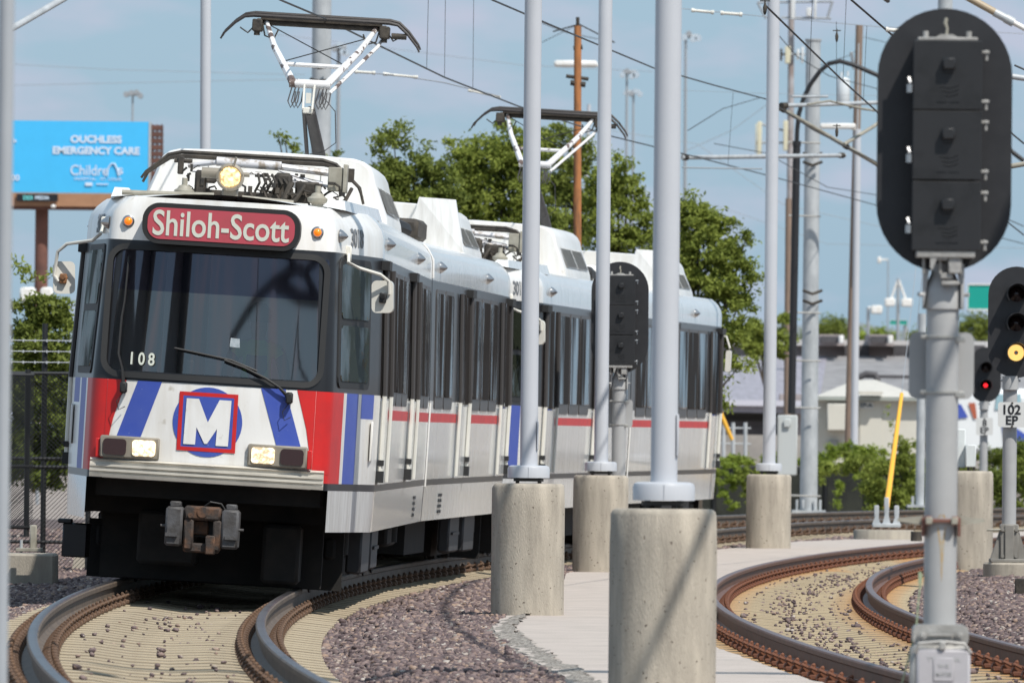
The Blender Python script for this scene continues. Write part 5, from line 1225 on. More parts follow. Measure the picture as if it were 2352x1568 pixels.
for pts,l in (([(1985,86,225),(2060,104,228)],'short thin wire leaving the top of the tall timber pole'),([(1885,150,190),(1950,128,215),(1965,118,225)],'pair of thin wires linking the galvanised mast and the timber pole'),([(1580,300,150),(1660,250,170),(1745,225,190)],'thin stay crossing between the thickest pole and the antenna panels'),
              ([(1770,60,150),(1830,130,160),(1905,175,170),(2018,205,180)],'slack thin wire over the top of the cable pipe'),([(1640,330,170),(1760,352,175),(1900,430,185),(2015,448,195)],'thin wire passing under the grey horizontal tube'),([(2330,150,70),(2380,172,70)],'short wire at the right edge beside the big signal plate'),
              ([(1210,40,150),(1300,75,190),(1412,98,205)],'thin wire running to the arm of the orange brown timber pole'),([(1240,100,205),(1330,56,205)],'thin stay on the left of the orange brown timber pole')):
    wire('thin_wire', pts, .008, M_wire, l, 'thin utility wires')
for (x,y,d,l) in ((1922,82,118,'small hanging fitting on the dropper above the transformer can'),(1922,300,118,'small hanging fitting below the transformer can'),(1770,255,140,'wire clamp beside the rear grey pole top'),(1757,16,96,'wire clamp at the top of the rear grey pole')):
    q = W(x,y,d); b = MB(); b.lathe([(.008,-.08),(.016,-.06),(.022,-.01),(.014,.02),(.008,.04),(.008,.08)],(0,0,0),10); b.box((0,0,.06),(.10,.015,.012)); b.xf(Matrix.Translation(q)); single('wire_clamp', b, M_grime, l, 'wire clamp', 'wire clamps', loc=q)
tube_thing('support_tube', [(2325,176,62),(2380,184,62)], .02, M_galv, 'grey tube end right of the top of the big signal plate', GT)
tube_thing('support_tube', [(2322,382,64),(2380,372,64)], .018, M_cream, 'tan tube end right of the middle of the big signal plate', GT)
# ================================================================ vegetation
def leaf_cloud(P, size, r):
    n = len(P); a = r.normal(size=(n,3)); a /= np.linalg.norm(a,axis=1)[:,None]
    up = np.array([0,-.25,.55]); nrm = a*.9 + up; nrm /= np.linalg.norm(nrm,axis=1)[:,None]
    t = np.cross(nrm, r.normal(size=(n,3))); t /= np.linalg.norm(t,axis=1)[:,None]; w = np.cross(nrm,t)
    s = size*r.uniform(.6,1.3,(n,1)); V = np.stack([P-t*s, P-w*s*.42, P+t*s, P+w*s*.42],1)
    return V.reshape(-1,3), np.arange(n*4).reshape(-1,4)
def crown_points(ells, d, r, dens=95, clump=.34, dep=1.0):
    out = []
    for (px,py,rx,ry) in ells:
        c = W(px,py,d); a = rx/S(d); b_ = ry/S(d); dd = (a+b_)/2*dep
        area = math.pi*a*b_; nc = max(5, int(area*44))
        u = r.normal(size=(nc,3)); u /= np.linalg.norm(u,axis=1)[:,None]; rad = r.random((nc,1))**.38*r.uniform(.85,1.12,(nc,1)) + (r.random((nc,1))>.9)*r.uniform(0,.35,(nc,1))
        C = np.array(c) + u*rad*np.array([a,dd,b_]); per = max(8, int(area*dens/nc))
        k = r.integers(int(per*.4), int(per*1.6)+1, nc); idx = np.repeat(np.arange(nc), k)
        cs = clump*r.uniform(.5,1.3,nc)[idx][:,None]
        out.append(C[idx] + r.normal(size=(len(idx),3))*cs*np.array([.62,.62,.42]))
    return np.concatenate(out)
def tree(name, ells, d, m, lab, seed, cat='tree', grp=None, trunk=None, leaf=.043, dens=3000, limbs=True, zg=-.2, clump=.12, stub=None):
    r = np.random.default_rng(seed); P = crown_points(ells, d, r, dens, clump)
    cx = trunk if trunk else sum(e[0] for e in ells)/len(ells); base = W(cx,1000,d); base.z = zg
    root = thing(name, base, lab, cat, grp); V,F = leaf_cloud(P - np.array(base), leaf, r)
    o = link(bpy.data.objects.new('crown', npmesh('crown', V, F, m))); o.parent = root
    if limbs:
        b = MB(); big = sorted(ells, key=lambda e: -e[2]*e[3])
        tops = [W(e[0],e[1],d)-base for e in ells]; zt = min(t.z for t in tops); fork = Vector((tops[0].x*.1, 0, max(.8, zt*.75)))
        b.tube([(0,0,-.1),(0.03,0,fork.z*.5),fork], [.10,.075,.055], 10)
        for t in tops:
            mid = fork.lerp(t,.5)+Vector((0,0,.15)); b.tube([fork,mid,t],[.045,.026,.006],6)
        part('trunk', b, M_bark, root)
    return root
GT_ = 'trees behind the tram'
tree('leafy_tree', [(905,325,40,42),(873,395,48,55),(955,372,48,58),(925,445,85,55),(852,450,28,48),(1000,455,50,60),(940,540,110,70),(850,540,50,60),(905,420,70,60),(960,480,80,60),(1015,430,44,50),(1000,400,30,36)], 150, M_leafb, 'rounded green tree left of the second raised pantograph', 1, grp=GT_)
tree('leafy_tree', [(1080,365,60,55),(1165,335,62,55),(1120,430,110,85),(1060,470,90,60),(1190,430,60,110),(1235,345,52,50),(1100,540,130,70),(1220,520,70,70),(1060,400,50,60),(1190,380,70,70),(1130,370,80,60)], 160, M_leafa, 'big green tree standing right behind the second raised pantograph', 2, grp=GT_, dens=3400)
tree('leafy_tree', [(1290,320,48,42),(1320,400,52,60),(1280,470,65,70),(1345,490,45,60),(1300,560,100,70),(1270,400,50,70),(1330,350,30,40)], 167, M_leafb, 'green tree around the orange brown timber pole', 3, grp=GT_, dens=3400)
tree('leafy_tree', [(1415,390,34,40),(1440,455,52,50),(1395,520,55,60),(1470,510,38,60),(1430,580,85,70),(1400,450,50,60),(1440,430,40,50),(1370,440,34,60),(1490,560,34,60)], 158, M_leafa, 'green tree between the second grey pole and the thickest pole', 4, grp=GT_)
tree('leafy_tree', [(1605,475,45,45),(1640,545,70,65),(1590,600,70,75),(1690,600,40,55),(1650,675,78,70),(1600,700,60,60),(1700,690,36,50),(1690,765,45,38),(1630,780,50,40),(1580,540,50,60),(1715,540,16,20),(1660,620,80,70),(1590,520,70,60),(1540,600,50,80),(1528,545,30,50),(1620,760,70,60),(1560,680,50,80),(1700,840,45,14),(1665,826,50,22),(1655,915,38,22),(1640,870,26,18)], 152, M_leafa, 'large bright green tree at the tail of the tram with branches hanging low', 5, grp=GT_, dens=3200, trunk=1600)
tree('leafy_tree', [(115,715,52,38),(70,760,48,50),(150,770,34,70),(110,835,72,60),(55,850,50,60),(150,880,50,70),(90,790,60,50),(60,730,40,40),(150,740,30,50),(90,700,50,26),(50,800,40,60),(120,860,60,50)], 130, M_leafb, 'green tree above the black chain-link fence at the left', 6, grp='trees at the left edge', dens=3200, limbs=False)
tree('leafy_tree', [(58,616,24,13),(38,598,13,10),(92,636,15,10),(70,640,20,8),(130,620,10,8)], 128, M_leafa, 'thin leafy branches crossing the billboard post', 7, grp='trees at the left edge', dens=2600, clump=.07, limbs=False)
tree('leafy_tree', [(640,312,16,8),(655,322,14,8),(678,338,13,16),(690,356,9,10),(770,352,8,16),(716,430,75,50)], 150, M_leafb, 'tree mostly hidden by the tram roof with two sprigs poking out', 8, grp=GT_, dens=3200, clump=.08)
tree('leafy_tree', [(1740,770,42,34),(1780,790,36,36),(1800,745,16,26),(1722,800,30,26)], 230, M_leafa, 'small green tree behind the rear grey pole, in front of the warehouse', 9, grp='distant trees', leaf=.07)
tree('leafy_tree', [(1905,748,36,22),(1880,765,40,18),(1935,760,34,22)], 420, M_leafb, 'dark distant tree over the warehouse roof', 10, grp='distant trees', leaf=.10, dens=800, clump=.3)
tree('leafy_tree', [(2012,768,26,18),(1985,775,22,14),(2040,775,24,14)], 430, M_leafc, 'light distant tree between the two warehouse roof boxes', 11, grp='distant trees', leaf=.10, dens=800, clump=.3)
tree('leafy_tree', [(2110,770,40,16),(2180,765,40,20),(2235,750,34,30),(2262,760,30,30)], 430, M_leafb, 'row-like distant tree behind the near signal mast', 12, grp='distant trees', leaf=.10, dens=800, clump=.3)
GB_ = 'bushes along the fence'
tree('bush', [(1940,1048,60,26),(1885,1055,50,22),(2000,1052,50,26),(1960,1040,60,18)], 207, M_leafc, 'trimmed light green bush in front of the cream hut', 13, 'bush', GB_, limbs=False, leaf=.04, dens=4500, clump=.10)
tree('bush', [(2075,1075,44,38),(2050,1110,50,55),(2100,1120,40,50),(2010,1100,30,40),(2030,1160,50,28),(2085,1030,30,26),(2060,1140,50,40)], 190, M_leafa, 'tall loose bush around the yellow guard tube', 14, 'bush', GB_, limbs=True, leaf=.045, dens=4200, clump=.11)
tree('bush', [(2038,948,4,20),(2048,980,6,14),(2060,1004,14,12)], 184, M_leafa, 'thin climbing shoot in front of the cream hut wall', 15, 'bush', GB_, limbs=False, leaf=.035, dens=2000, clump=.05)
tree('bush', [(2200,1130,50,70),(2265,1090,50,70),(2310,1110,50,90),(2350,1080,40,70),(2285,1150,80,40),(2180,1060,30,50)], 200, M_leafb, 'dark green bushes behind the lit amber signal', 16, 'bush', GB_, limbs=True, leaf=.045, dens=3600, clump=.12)
tree('bush', [(2110,1105,34,44),(2120,1140,30,40),(1985,1070,60,26),(1900,1070,60,14)], 196, M_leafa, 'dense bush filling the gap left of the near signal mast', 19, 'bush', GB_, limbs=False, leaf=.045, dens=4200, clump=.11)
tree('bush', [(1850,1062,40,16),(1790,1062,40,14),(1725,1060,50,14),(1650,1064,40,14),(1700,1050,50,12),(1780,1050,50,12)], 207, M_leafc, 'low strip of green bush topping the dark fence by the rear pole', 17, 'bush', GB_, limbs=False, leaf=.04, dens=4500, clump=.09)
tree('bush', [(100,930,110,90),(60,1030,90,70),(150,1030,70,70),(240,1000,60,100),(90,1090,100,44),(60,900,60,60),(150,900,60,60),(100,1000,100,70)], 138, M_leafb, 'dark bush seen through the left chain-link fence', 18, 'bush', 'bushes at the left edge', limbs=False, leaf=.045, dens=3600, clump=.13)
GV_ = 'vines on the dark fence'
for i,(e,l,m) in enumerate((([(1672,1085,34,26),(1668,1120,28,34),(1678,1152,18,22),(1690,1100,22,30)],'broad bright vine hanging on the fence by the tram tail',M_leafc),([(1745,1100,14,30),(1720,1085,22,18)],'vine half hidden behind the rear pillar',M_leafa),
        ([(1927,1110,7,30),(1922,1150,6,24)],'thin vine strand on the fence right of the galvanised mast',M_leafc),([(1990,1095,12,26),(1985,1120,10,20)],'vine strand on the fence left of the loose bush',M_leafa),([(1966,1085,14,16),(1952,1075,16,12)],'small vine tuft near the fence top rail',M_leafc),([(2010,1100,16,34),(2022,1150,14,30),(2006,1165,10,20)],'broad vine hanging left of the loose bush',M_leafc),([(1880,1080,14,16),(1885,1100,8,20)],'short vine hanging by the galvanised mast foot',M_leafa),([(1706,1100,20,30),(1716,1140,12,26),(1640,1100,14,40)],'dark vine on the fence between tram tail and rear pillar',M_leafa))):
    tree('climbing_vine', e, 198.5, m, l, 30+i, 'vine', GV_, limbs=False, leaf=.035, dens=4200, clump=.06)
for i,(e,d,l) in enumerate((([(25+8,1338,14,5)],99,'weeds at the foot of the left concrete block'),([(222,1235,10,22),(210,1210,8,10)],100,'pale weeds by the fence foot at the left of the tram'))):
    tree('weeds', e, d, M_leafc, l, 50+i, 'weeds', limbs=False, leaf=.02, dens=3500, clump=.04)

# ================================================================ dark fence at right
def fence(px0, px1, d, ptop, pbot, posts, lab, mesh, solid=None, name='chain_link_fence', rails=(0,1), barb=()):
    A = W(px0,pbot,d); B_ = W(px1,pbot,d); z0 = W((px0+px1)/2,pbot,d).z; z1 = W((px0+px1)/2,ptop,d).z; x0,x1 = A.x,B_.x
    root = thing(name, ((x0+x1)/2,d,z0), lab, 'fence'); cx = (x0+x1)/2; H = z1-z0; L = (x1-x0)/2
    M_f = mat('black_vinyl', (.016,.017,.018), .5)
    sp, wr = mesh; V=[];F=[]
    n = int((2*L+H)/sp)
    for sgn in (1,-1):
        for k in range(n):
            xa = -L - (H if sgn == 1 else 0) + k*sp; xb = xa + H
            pa = [xa,0.0]; pb = [xb,H]
            if sgn == -1: pa, pb = [xa, H], [xb, 0.0]
            # clip to +-L
            def cl(p,q):
                if p[0] >= -L and p[0] <= L: return p
                lim = -L if p[0] < -L else L; t = (lim-p[0])/(q[0]-p[0]); return [lim, p[1]+(q[1]-p[1])*t]
            if max(pa[0],pb[0]) <= -L or min(pa[0],pb[0]) >= L: continue
            a = cl(pa,pb); b2 = cl(pb,pa); o_ = len(V); yy = .004*sgn
            V += [(a[0]-wr,yy,a[1]),(a[0]+wr,yy,a[1]),(b2[0]+wr,yy,b2[1]),(b2[0]-wr,yy,b2[1]),(a[0],yy+wr,a[1]),(b2[0],yy+wr,b2[1])]
            F += [(o_,o_+1,o_+2,o_+3),(o_,o_+4,o_+5,o_+3),(o_+1,o_+4,o_+5,o_+2)]
    o = link(bpy.data.objects.new('mesh_fabric', mkmesh('mesh_fabric', V, F, M_f))); o.parent = root
    for rz in rails:
        b = MB(); b.cyl((-L,.03,H*rz),(L,.03,H*rz),.020,n=8); part('rail', b, M_f, root)
    for p in posts:
        x = W(p,pbot,d).x-cx; b = MB(); b.cyl((x,.05,-.1),(x,.05,H+(.55 if barb else .06)),(.042 if solid else .030),n=10); part('post', b, M_f, root)
    for zz in barb:
        b = MB(); b.cyl((-L,0,H+zz),(L,0,H+zz),.006,n=5)
        for k in range(int(2*L/.13)): b.box((-L+k*.13,0,H+zz),(.02,.02,.03))
        part('barbed_wire', b, M_galv, root)
    if solid:
        b = MB(); b.box((0,.09,H*.5),(2*L,.01,H*.96)); part('screen', b, mat('dark_screen_fabric', (.022,.024,.020), .9, col2=(.05,.055,.04), vscale=2), root)
    return root
fence(1560,2160,200,1073,1192,[1640,1755,1896,1990,2085],'dark screened chain-link fence overgrown with vines behind the far track',(.07,.005),True)
fence(-60,300,106,857,1335,[0,97,200,290],'black chain-link fence topped with barbed wire left of the tram',(.048,.0045),rails=(0.0,.19,.55,.59,1),barb=(.12,.24,.36))
# second darker panel behind (gate leaf)
fence(-60,75,104.5,860,1210,[60],'darker close-meshed fence panel at the far left',(.026,.0055),rails=(0,.4,1),name='fence_panel')
# ---- left concrete pieces
def block(px0,px1,py0,py1,d,dep,lab,m,name='concrete_block',slope=0):
    a = W(px0,py1,d); b_ = W(px1,py0,d); h = b_.z+.25; w = b_.x-a.x; b = MB(); b.prism([(-w/2,-.05),(w/2+slope*.0,-.05),(w/2-slope*.0,h),(-w/2,h)], 0, dep)
    b2 = MB(); b2.box((0,dep/2,h/2),(w,dep,h),bev=.02); return single(name, b2 if True else b, m, lab, 'concrete block', loc=(0,0,0), smooth=30), (a.x+w/2,d,-.25)
for args in ((-20,125,1272,1350,97,.9,'large concrete block in the left corner, half in the shadow of the tram',M_conc2),(194,300,1291,1330,112,.6,'low concrete block beside the left rail, next to the tram wheels',M_conc2)):
    o, loc = block(*args); o.location = loc
q0_ = W(160,1330,108); q1_ = W(196,1200,108); b = MB(); w = q1_.x-q0_.x; h = q1_.z+.2; b.prism([(-.09,-.0),(.10,0),(.10,h),(.05,h),(-.03,h*.45)],0,.25); o = single('concrete_post', b, mat('cream_concrete', (.50,.45,.37), .85, var=.15), 'cream concrete post with a slanted edge beside the left fence', 'post'); o.location = ((q0_.x+q1_.x)/2, 108, -.2)
p = W(66,1262,96.6); root = thing('bolted_foot', p, 'galvanised pole foot bolted to the left concrete block', 'pole foot'); b = MB(); b.box((0,.1,.0),(.26,.26,.035),bev=.004); part('foot_plate', b, M_cream, root)
b = MB(); b.box((.04,.1,.13),(.07,.07,.24),bev=.01); part('stub', b, M_cream, root); b = MB(); b.cyl((-.08,.1,-.03),(-.08,.1,.10),.015,n=8); part('anchor_bolt', b, M_galv, root)

# ================================================================ buildings at right
def qbox(b, px0, px1, py0, py1, d, dep, mi=0, bev=0):
    a = W(px0,py1,d); c = W(px1,py0,d); b.box(((a.x+c.x)/2, d+dep/2, (a.z+c.z)/2), (c.x-a.x, dep, c.z-a.z), mi=mi, bev=bev)
M_wtan = mat('warehouse_tan_wall', (.36,.31,.30), .85, var=.12); M_wdark = mat('warehouse_dark_louvre', (.085,.08,.085), .7, var=.3)
M_wroof = mat('lilac_grey_metal_roof', (.34,.32,.36), .5, col2=(.27,.255,.28), vscale=2, stretch=(3,.3,3), bump=.4, bscale=5, bstretch=(12,.1,.1))
def wp(px,py,d): return W(px,py,d)
root = thing('warehouse', (W(1950,1000,300).x,300,-.2), 'long grey warehouse with a sloping metal roof and dark loading bay', 'warehouse')
b = MB(); qbox(b,1600,2380,790,840,306,12); qbox(b,1600,2380,985,1030,300,2); part('wall', b, M_wtan, root, world=True)
b = MB(); qbox(b,1600,2380,785,791,305.7,.4); part('coping', b, mat('pale_coping', (.55,.53,.52), .6), root, world=True)
for (x0,x1) in ((1756,1802),(1940,1997),(2052,2108),(2160,2262)):
    b = MB(); qbox(b,x0,x1,793,817,305.5,.3); part('louvre_panel', b, M_wdark, root, world=True)
for k,(x0,x1) in enumerate(((1882,1939),(1997,2052),(2110,2160))):
    b = MB(); qbox(b,x0,x1,768,793,304,4); rb = part('roof_monitor', b, M_wtan, root, world=True)
    b = MB(); qbox(b,x0+3,x1-13,772,786,303.8,.2); part('monitor_louvre', b, M_wdark, rb, world=True)
    b = MB(); qbox(b,x1-12,x1-1,770,789,303.0,.8,bev=.03); part('roof_unit', b, M_white, rb, world=True)
b = MB(); A=wp(1560,818,305); B_=wp(1900,818,305); C_=wp(1880,932,288); D_=wp(1560,924,288); b.add([A,B_,C_,D_,A-Vector((0,0,.25)),B_-Vector((0,0,.25)),C_-Vector((0,0,.25)),D_-Vector((0,0,.25))],[(0,1,2,3),(7,6,5,4),(0,4,5,1),(1,5,6,2),(2,6,7,3),(3,7,4,0)]); part('sloping_roof', b, M_wroof, root, world=True)
b = MB(); A=wp(1840,818,305); B_=wp(2400,818,305); C_=wp(2400,906,292); D_=wp(1840,906,292); b.add([A,B_,C_,D_],[(0,1,2,3)]); b.add([p_-Vector((0,0,.2)) for p_ in (A,B_,C_,D_)],[(3,2,1,0)]); part('lower_roof', b, mat('grey_flat_roof', (.30,.29,.29), .8, var=.3, vscale=1.5), root, world=True)
b = MB(); b.tube([wp(1970,868,293),wp(1990,858,293),wp(2010,860,293),wp(2018,880,293)],.10,8); qbox(b,1975,2150,862,868,293,.2); part('roof_pipe', b, M_wdark, root, world=True)
b = MB(); qbox(b,1560,1880,920,930,287.8,.5); part('gutter', b, mat('lilac_white', (.55,.54,.60), .5), root, world=True)
b = MB(); qbox(b,1560,1880,930,992,296,1); part('loading_bay', b, mat('bay_dark', (.045,.043,.04), .9, col2=(.085,.08,.07), vscale=.6, stretch=(.2,1,6)), root, world=True)  # shade inside the open bay given as a dark sheet
b = MB(); qbox(b,1560,1880,968,996,289,.5); part('dock_edge', b, M_wdark, root, world=True)
b = MB(); qbox(b,1790,1850,905,1000,288.5,1.0); part('bay_pier', b, M_wtan, root, world=True)
b = MB(); qbox(b,1560,1900,1000,1062,262,3); single('retaining_ledge', b, mat('sandy_ledge', (.38,.345,.31), .9, col2=(.27,.25,.23), vscale=1.2), 'low sandy concrete ledge below the warehouse loading bay', 'ledge')
# cream signal hut
M_hut = mat('cream_hut_paint', (.60,.575,.50), .6, var=.06)
root = thing('signal_hut', (W(1990,1080,235).x,235,-.2), 'cream painted equipment hut with a hipped roof and the EP-A sign', 'hut')
b = MB(); qbox(b,1868,2128,914,1110,235,2.6); part('wall', b, M_hut, root, world=True)
b = MB(); a=W(1862,916,234.8); c=W(2134,916,234.8); k1=W(1965,872,236.3); k2=W(2012,872,236.3); e1=Vector((a.x,238,a.z)); e2=Vector((c.x,238,c.z)); b.add([a,c,k2,k1,e1,e2],[(0,1,2,3),(5,4,3,2),(0,3,4),(1,5,2),(0,4,5,1)]); part('roof', b, mat('cream_roof', (.58,.555,.50), .7, var=.08, vscale=5), root, world=True)
b = MB(); qbox(b,1864,2132,912,918,234.7,.2); part('eave', b, mat('eave_shadow_trim', (.30,.32,.29), .6), root, world=True)
b = MB(); qbox(b,1900,1954,927,988,234.4,.6,bev=.02); part('air_conditioner', b, M_hut, root, world=True)
b = MB(); qbox(b,1973,2028,899,905,234.5,.5); part('door_canopy', b, M_hut, root, world=True); b = MB(); qbox(b,1974,2026,908,1060,234.97,.02); part('door', b, mat('hut_door', (.57,.55,.48), .55), root, world=True)
b = MB(); qbox(b,1904,1927,1010,1024,234.8,.2,bev=.02); part('vent_hood', b, mat('vent_grey', (.3,.3,.29)), root, world=True)
b = MB(); qbox(b,1974,2006,922,938,234.93,.02); pl = part('sign_plate', b, mat('pale_plate', (.62,.62,.60)), root, world=True)
b = MB(); qbox(b,1988,2014,894,907,234.7,.1) if False else None
q = W(1990,930,234.9); t = text_mb('EP-A', .15, 0, .004, .003, b=MB()); t.xf(Matrix.Translation((q.x,234.9,q.z))); part('sign_text', t, mat('sign_dark_blue', (.03,.06,.09)), pl, world=True, smooth=0)
# galvanised fence posts by the ledge
root = thing('post_and_rail_fence', (W(1690,1050,225).x,225,-.2), 'short galvanised fence with three posts by the tram tail', 'fence')
for x in (1662,1684,1712): b = MB(); b.cyl(W(x,1062,225),W(x,970,225),.045,n=10); part('post', b, M_galv, root, world=True)
for y in (982,1018): b = MB(); b.cyl(W(1655,y,225),W(1725,y+1,225),.018,n=8); part('rail', b, M_galv, root, world=True)
# yellow guy guards and their anchors
A=W(2071,905,146); B_=W(2036,1165,143); b = MB(); b.tube([A,A.lerp(B_,.5),B_],[.030,.038,.046],12); root = single('guy_guard', b, M_yellow, 'long yellow guy wire guard leaning beside the near signal mast', 'guy guard', 'yellow guy wire guards', loc=B_)
b = MB(); b.tube([A,W(2110,560,160),W(2128,420,160)],.006,5); single('guy_wire', b, M_wirel, 'thin guy wire rising from the long yellow guard', 'guy wire', 'guy wires', loc=A)
b = MB(); b.tube([W(2103,775,170),W(2118,640,170)],.006,5); b2=MB(); single('guy_wire', b, M_wirel, 'thin guy wire beside the collar of the near signal mast', 'guy wire', 'guy wires', loc=W(2103,775,170))
A=W(1640,915,200); B_=W(1682,1010,200); b = MB(); b.tube([A,B_],[.06,.04],10); single('guy_guard', b, M_yellow, 'short yellow guy wire guard showing at the tail of the tram', 'guy guard', 'yellow guy wire guards', loc=B_)
c = W(2036,1206,143); root = thing('guy_anchor', c, 'galvanised guy anchor bracket on a round concrete footing', 'anchor'); b = MB(); b.box((0,0,0),(.42,.3,.06),bev=.01); part('anchor_plate', b, M_galv, root)
for x,h in ((-.15,.30),(0,.42),(.15,.30)): b = MB(); b.box((x,0,h/2),(.07,.06,h),bev=.01); b.add([(x-.06,-.04,.03),(x+.06,-.04,.03),(x,-.04,h*.6)],[(0,1,2)]); part('lug', b, M_galv, root)
c = W(2030,1216,143); b = MB(); b.lathe([(.455,c.z-.4),(.455,c.z-.02),(.44,c.z)],(0,0,0),36); b.xf(Matrix.Translation((c.x,143,0))); single('concrete_footing', b, M_conc2, 'wide low round concrete footing beside the far track', 'footing', loc=(c.x,143,0))
c = W(2105,1220,141); b = MB(); b.lathe([(.085,-.3),(.085,c.z)],(0,0,0),14); b.xf(Matrix.Translation((c.x,141,0))); single('short_pipe', b, M_grime, 'short dark pipe stub beside the round footing', 'pipe', loc=(c.x,141,0))
# pale box on the short pillar + white bus far right
root = thing('white_box', (W(2226,1078,120).x,120,W(2226,1078,120).z), 'white equipment box on the round pillar behind the near mast', 'equipment box')
b = MB(); qbox(b,2218,2242,1021,1072,119.8,.3,bev=.01); qbox(b,2185,2218,985,1074,120,.3,bev=.01); part('box_body', b, mat('box_white', (.62,.65,.64), .5), root, world=True)
b = MB()
for x in (2200,2222,2236): qbox(b,x,x+4,1072,1081,119.9,.1)
part('foot', b, M_grime, root, world=True)
root = thing('white_bus', (W(2270,1060,260).x,260,-.2), 'white bus with blue and red stripes behind the lit amber signal', 'bus')
b = MB(); qbox(b,2150,2420,893,1050,260,2.6,bev=.25); part('bus_body', b, mat('bus_white', (.74,.76,.76), .35), root, world=True)
def flat(b,pts,d): b.add([W(x,y,d) for x,y in pts],[tuple(range(len(pts)))])
b = MB(); flat(b,[(2197,928),(2207,928),(2224,958),(2197,961)],259.96); flat(b,[(2300,880+80),(2360,1000),(2360,1050),(2310,1050)],259.96); part('blue_stripe', b, M_blue, root, world=True, smooth=0)
b = MB(); flat(b,[(2224,925),(2240,925),(2244,962),(2236,960)],259.96); part('red_stripe', b, mat('brick_red', (.40,.10,.05)), root, world=True, smooth=0)
b = MB(); flat(b,[(2290,905),(2345,905),(2345,940),(2285,940)],259.96); part('bus_window', b, mat('pale_blue_glass', (.30,.45,.50), .1), root, world=True, smooth=0)
for x in (2190,2330): b = MB(); c=W(x,1055,259.9); b.lathe([(.1,-.05),(.4,-.03),(.45,.1),(.1,.2)],c,20,'Y'); part('wheel', b, M_rubber, root, world=True)

# ================================================================ signs, lamps, towers
M_green = mat('highway_green', (.0,.30,.24), .5)
def hsign(px0,px1,py0,py1,d,lab,post):
    c = W((px0+px1)/2,py1,d); root = thing('highway_sign', (c.x,d,-.2), lab, 'road sign', 'green highway signs'); b = MB(); qbox(b,px0,px1,py0,py1,d,.1); part('sign_panel', b, M_green, root, world=True)
    b = MB(); w = (py1-py0)*.035
    for (x0,x1,y0,y1) in ((px0,px1,py0,py0+w),(px0,px1,py1-w,py1),(px0,px0+w,py0,py1),(px1-w,px1,py0,py1)): qbox(b,x0,x1,y0,y1,d-.05,.02)
    part('sign_border', b, M_white, root, world=True); b = MB()
    for x in post: c0 = W(x,(py0+py1)/2,d+.2); b.cyl((c0.x,d+.2,-.2),(c0.x,d+.2,c0.z),.12,n=8)
    part('sign_post', b, M_galv, root, world=True); return root
hsign(2222,2300,652,712,420,'large green highway sign between the near mast and the lit amber signal',[2290])
hsign(2044,2084,735,746,520,'tiny green highway sign far away left of the near mast',[2080])
def street_lamp(px,py0,py1,d,arms,lab,grp='distant street lamps',r=.09):
    a = W(px,py1,d); root = thing('street_lamp', (a.x,d,-.2), lab, 'street lamp', grp); b = MB(); c = W(px,py0,d); b.cyl((a.x,d,-.2),c,r*.9,r*.7,n=8); part('pole', b, M_wirel, root, world=True)
    for (x0,x1,y) in arms:
        b = MB(); q0,q1 = W(x0,y,d),W(x1,y,d); b.box((q0+q1)/2,((q1-q0).length,.5,.35),bev=.05); b.cyl(c,(q0+q1)/2,.05,n=6); part('lamp_head', b, M_white, root, world=True)
street_lamp(1994,706,780,400,[(2000,2026,711)],'white street lamp with one arm, left of the tiny green sign')
street_lamp(2063,640,780,400,[(2032,2056,694),(2070,2096,695)],'tall white street lamp with two heads over the warehouse')
street_lamp(2040,596,780,520,[(2015,2024,597)],'faint far street lamp with a long curved arm',r=.05)
street_lamp(90,676,760,220,[(46,82,677),(94,122,677)],'white double-headed street lamp below the billboard','street lamps at the left',r=.045)
def flood(px,py0,py1,d,heads,lab,r=.11):
    a = W(px,py1,d); root = thing('floodlight_mast', (a.x,d,-.2), lab, 'floodlight mast', 'stadium floodlight masts'); b = MB(); c = W(px,py0,d); b.cyl((a.x,d,-.2),c,r*1.3,r*.6,n=8); part('pole', b, M_wirel, root, world=True)
    xs_h = [h[0] for h in heads]; b = MB(); b.cyl(W(min(xs_h),py0+6,d),W(max(xs_h),py0+6,d),.08,n=6); part('crossbar', b, M_wirel, root, world=True)
    for (x,y,w,m) in heads:
        b = MB(); q = W(x,y,d); b.lathe([(.1,.2),(w,-.1),(w*.95,-.2)],q,14,'Y'); part('floodlight', b, m, root, world=True)
M_fl = mat('sunlit_reflector', (.9,.9,.9), .15, .8)
flood(305,210,400,330,[(290,217,.10,M_wirel),(302,214,.10,M_wirel),(314,213,.10,M_wirel),(322,220,.10,M_wirel)],'small floodlight mast above the billboard',r=.05)
flood(778,102,420,300,[(768,112,.10,M_wirel),(780,104,.10,M_fl),(787,120,.10,M_fl),(796,122,.10,M_fl)],'floodlight mast right beside the galvanised mast behind the pantograph',r=.09)
flood(1575,78,620,330,[(1572,86,.12,M_fl),(1582,78,.10,M_wirel),(1592,90,.12,M_fl),(1604,88,.12,M_fl)],'tall floodlight mast right of the thickest pole',r=.07)
flood(1440,160,500,330,[(1430,172,.10,M_fl),(1440,164,.10,M_wirel),(1452,175,.10,M_fl),(1461,172,.12,M_fl)],'upper of two floodlight masts left of the thickest pole',r=.06)
flood(1455,206,500,345,[(1438,213,.10,M_fl),(1450,216,.10,M_wirel),(1460,210,.10,M_fl),(1470,216,.10,M_fl)],'lower of two floodlight masts left of the thickest pole',r=.06)
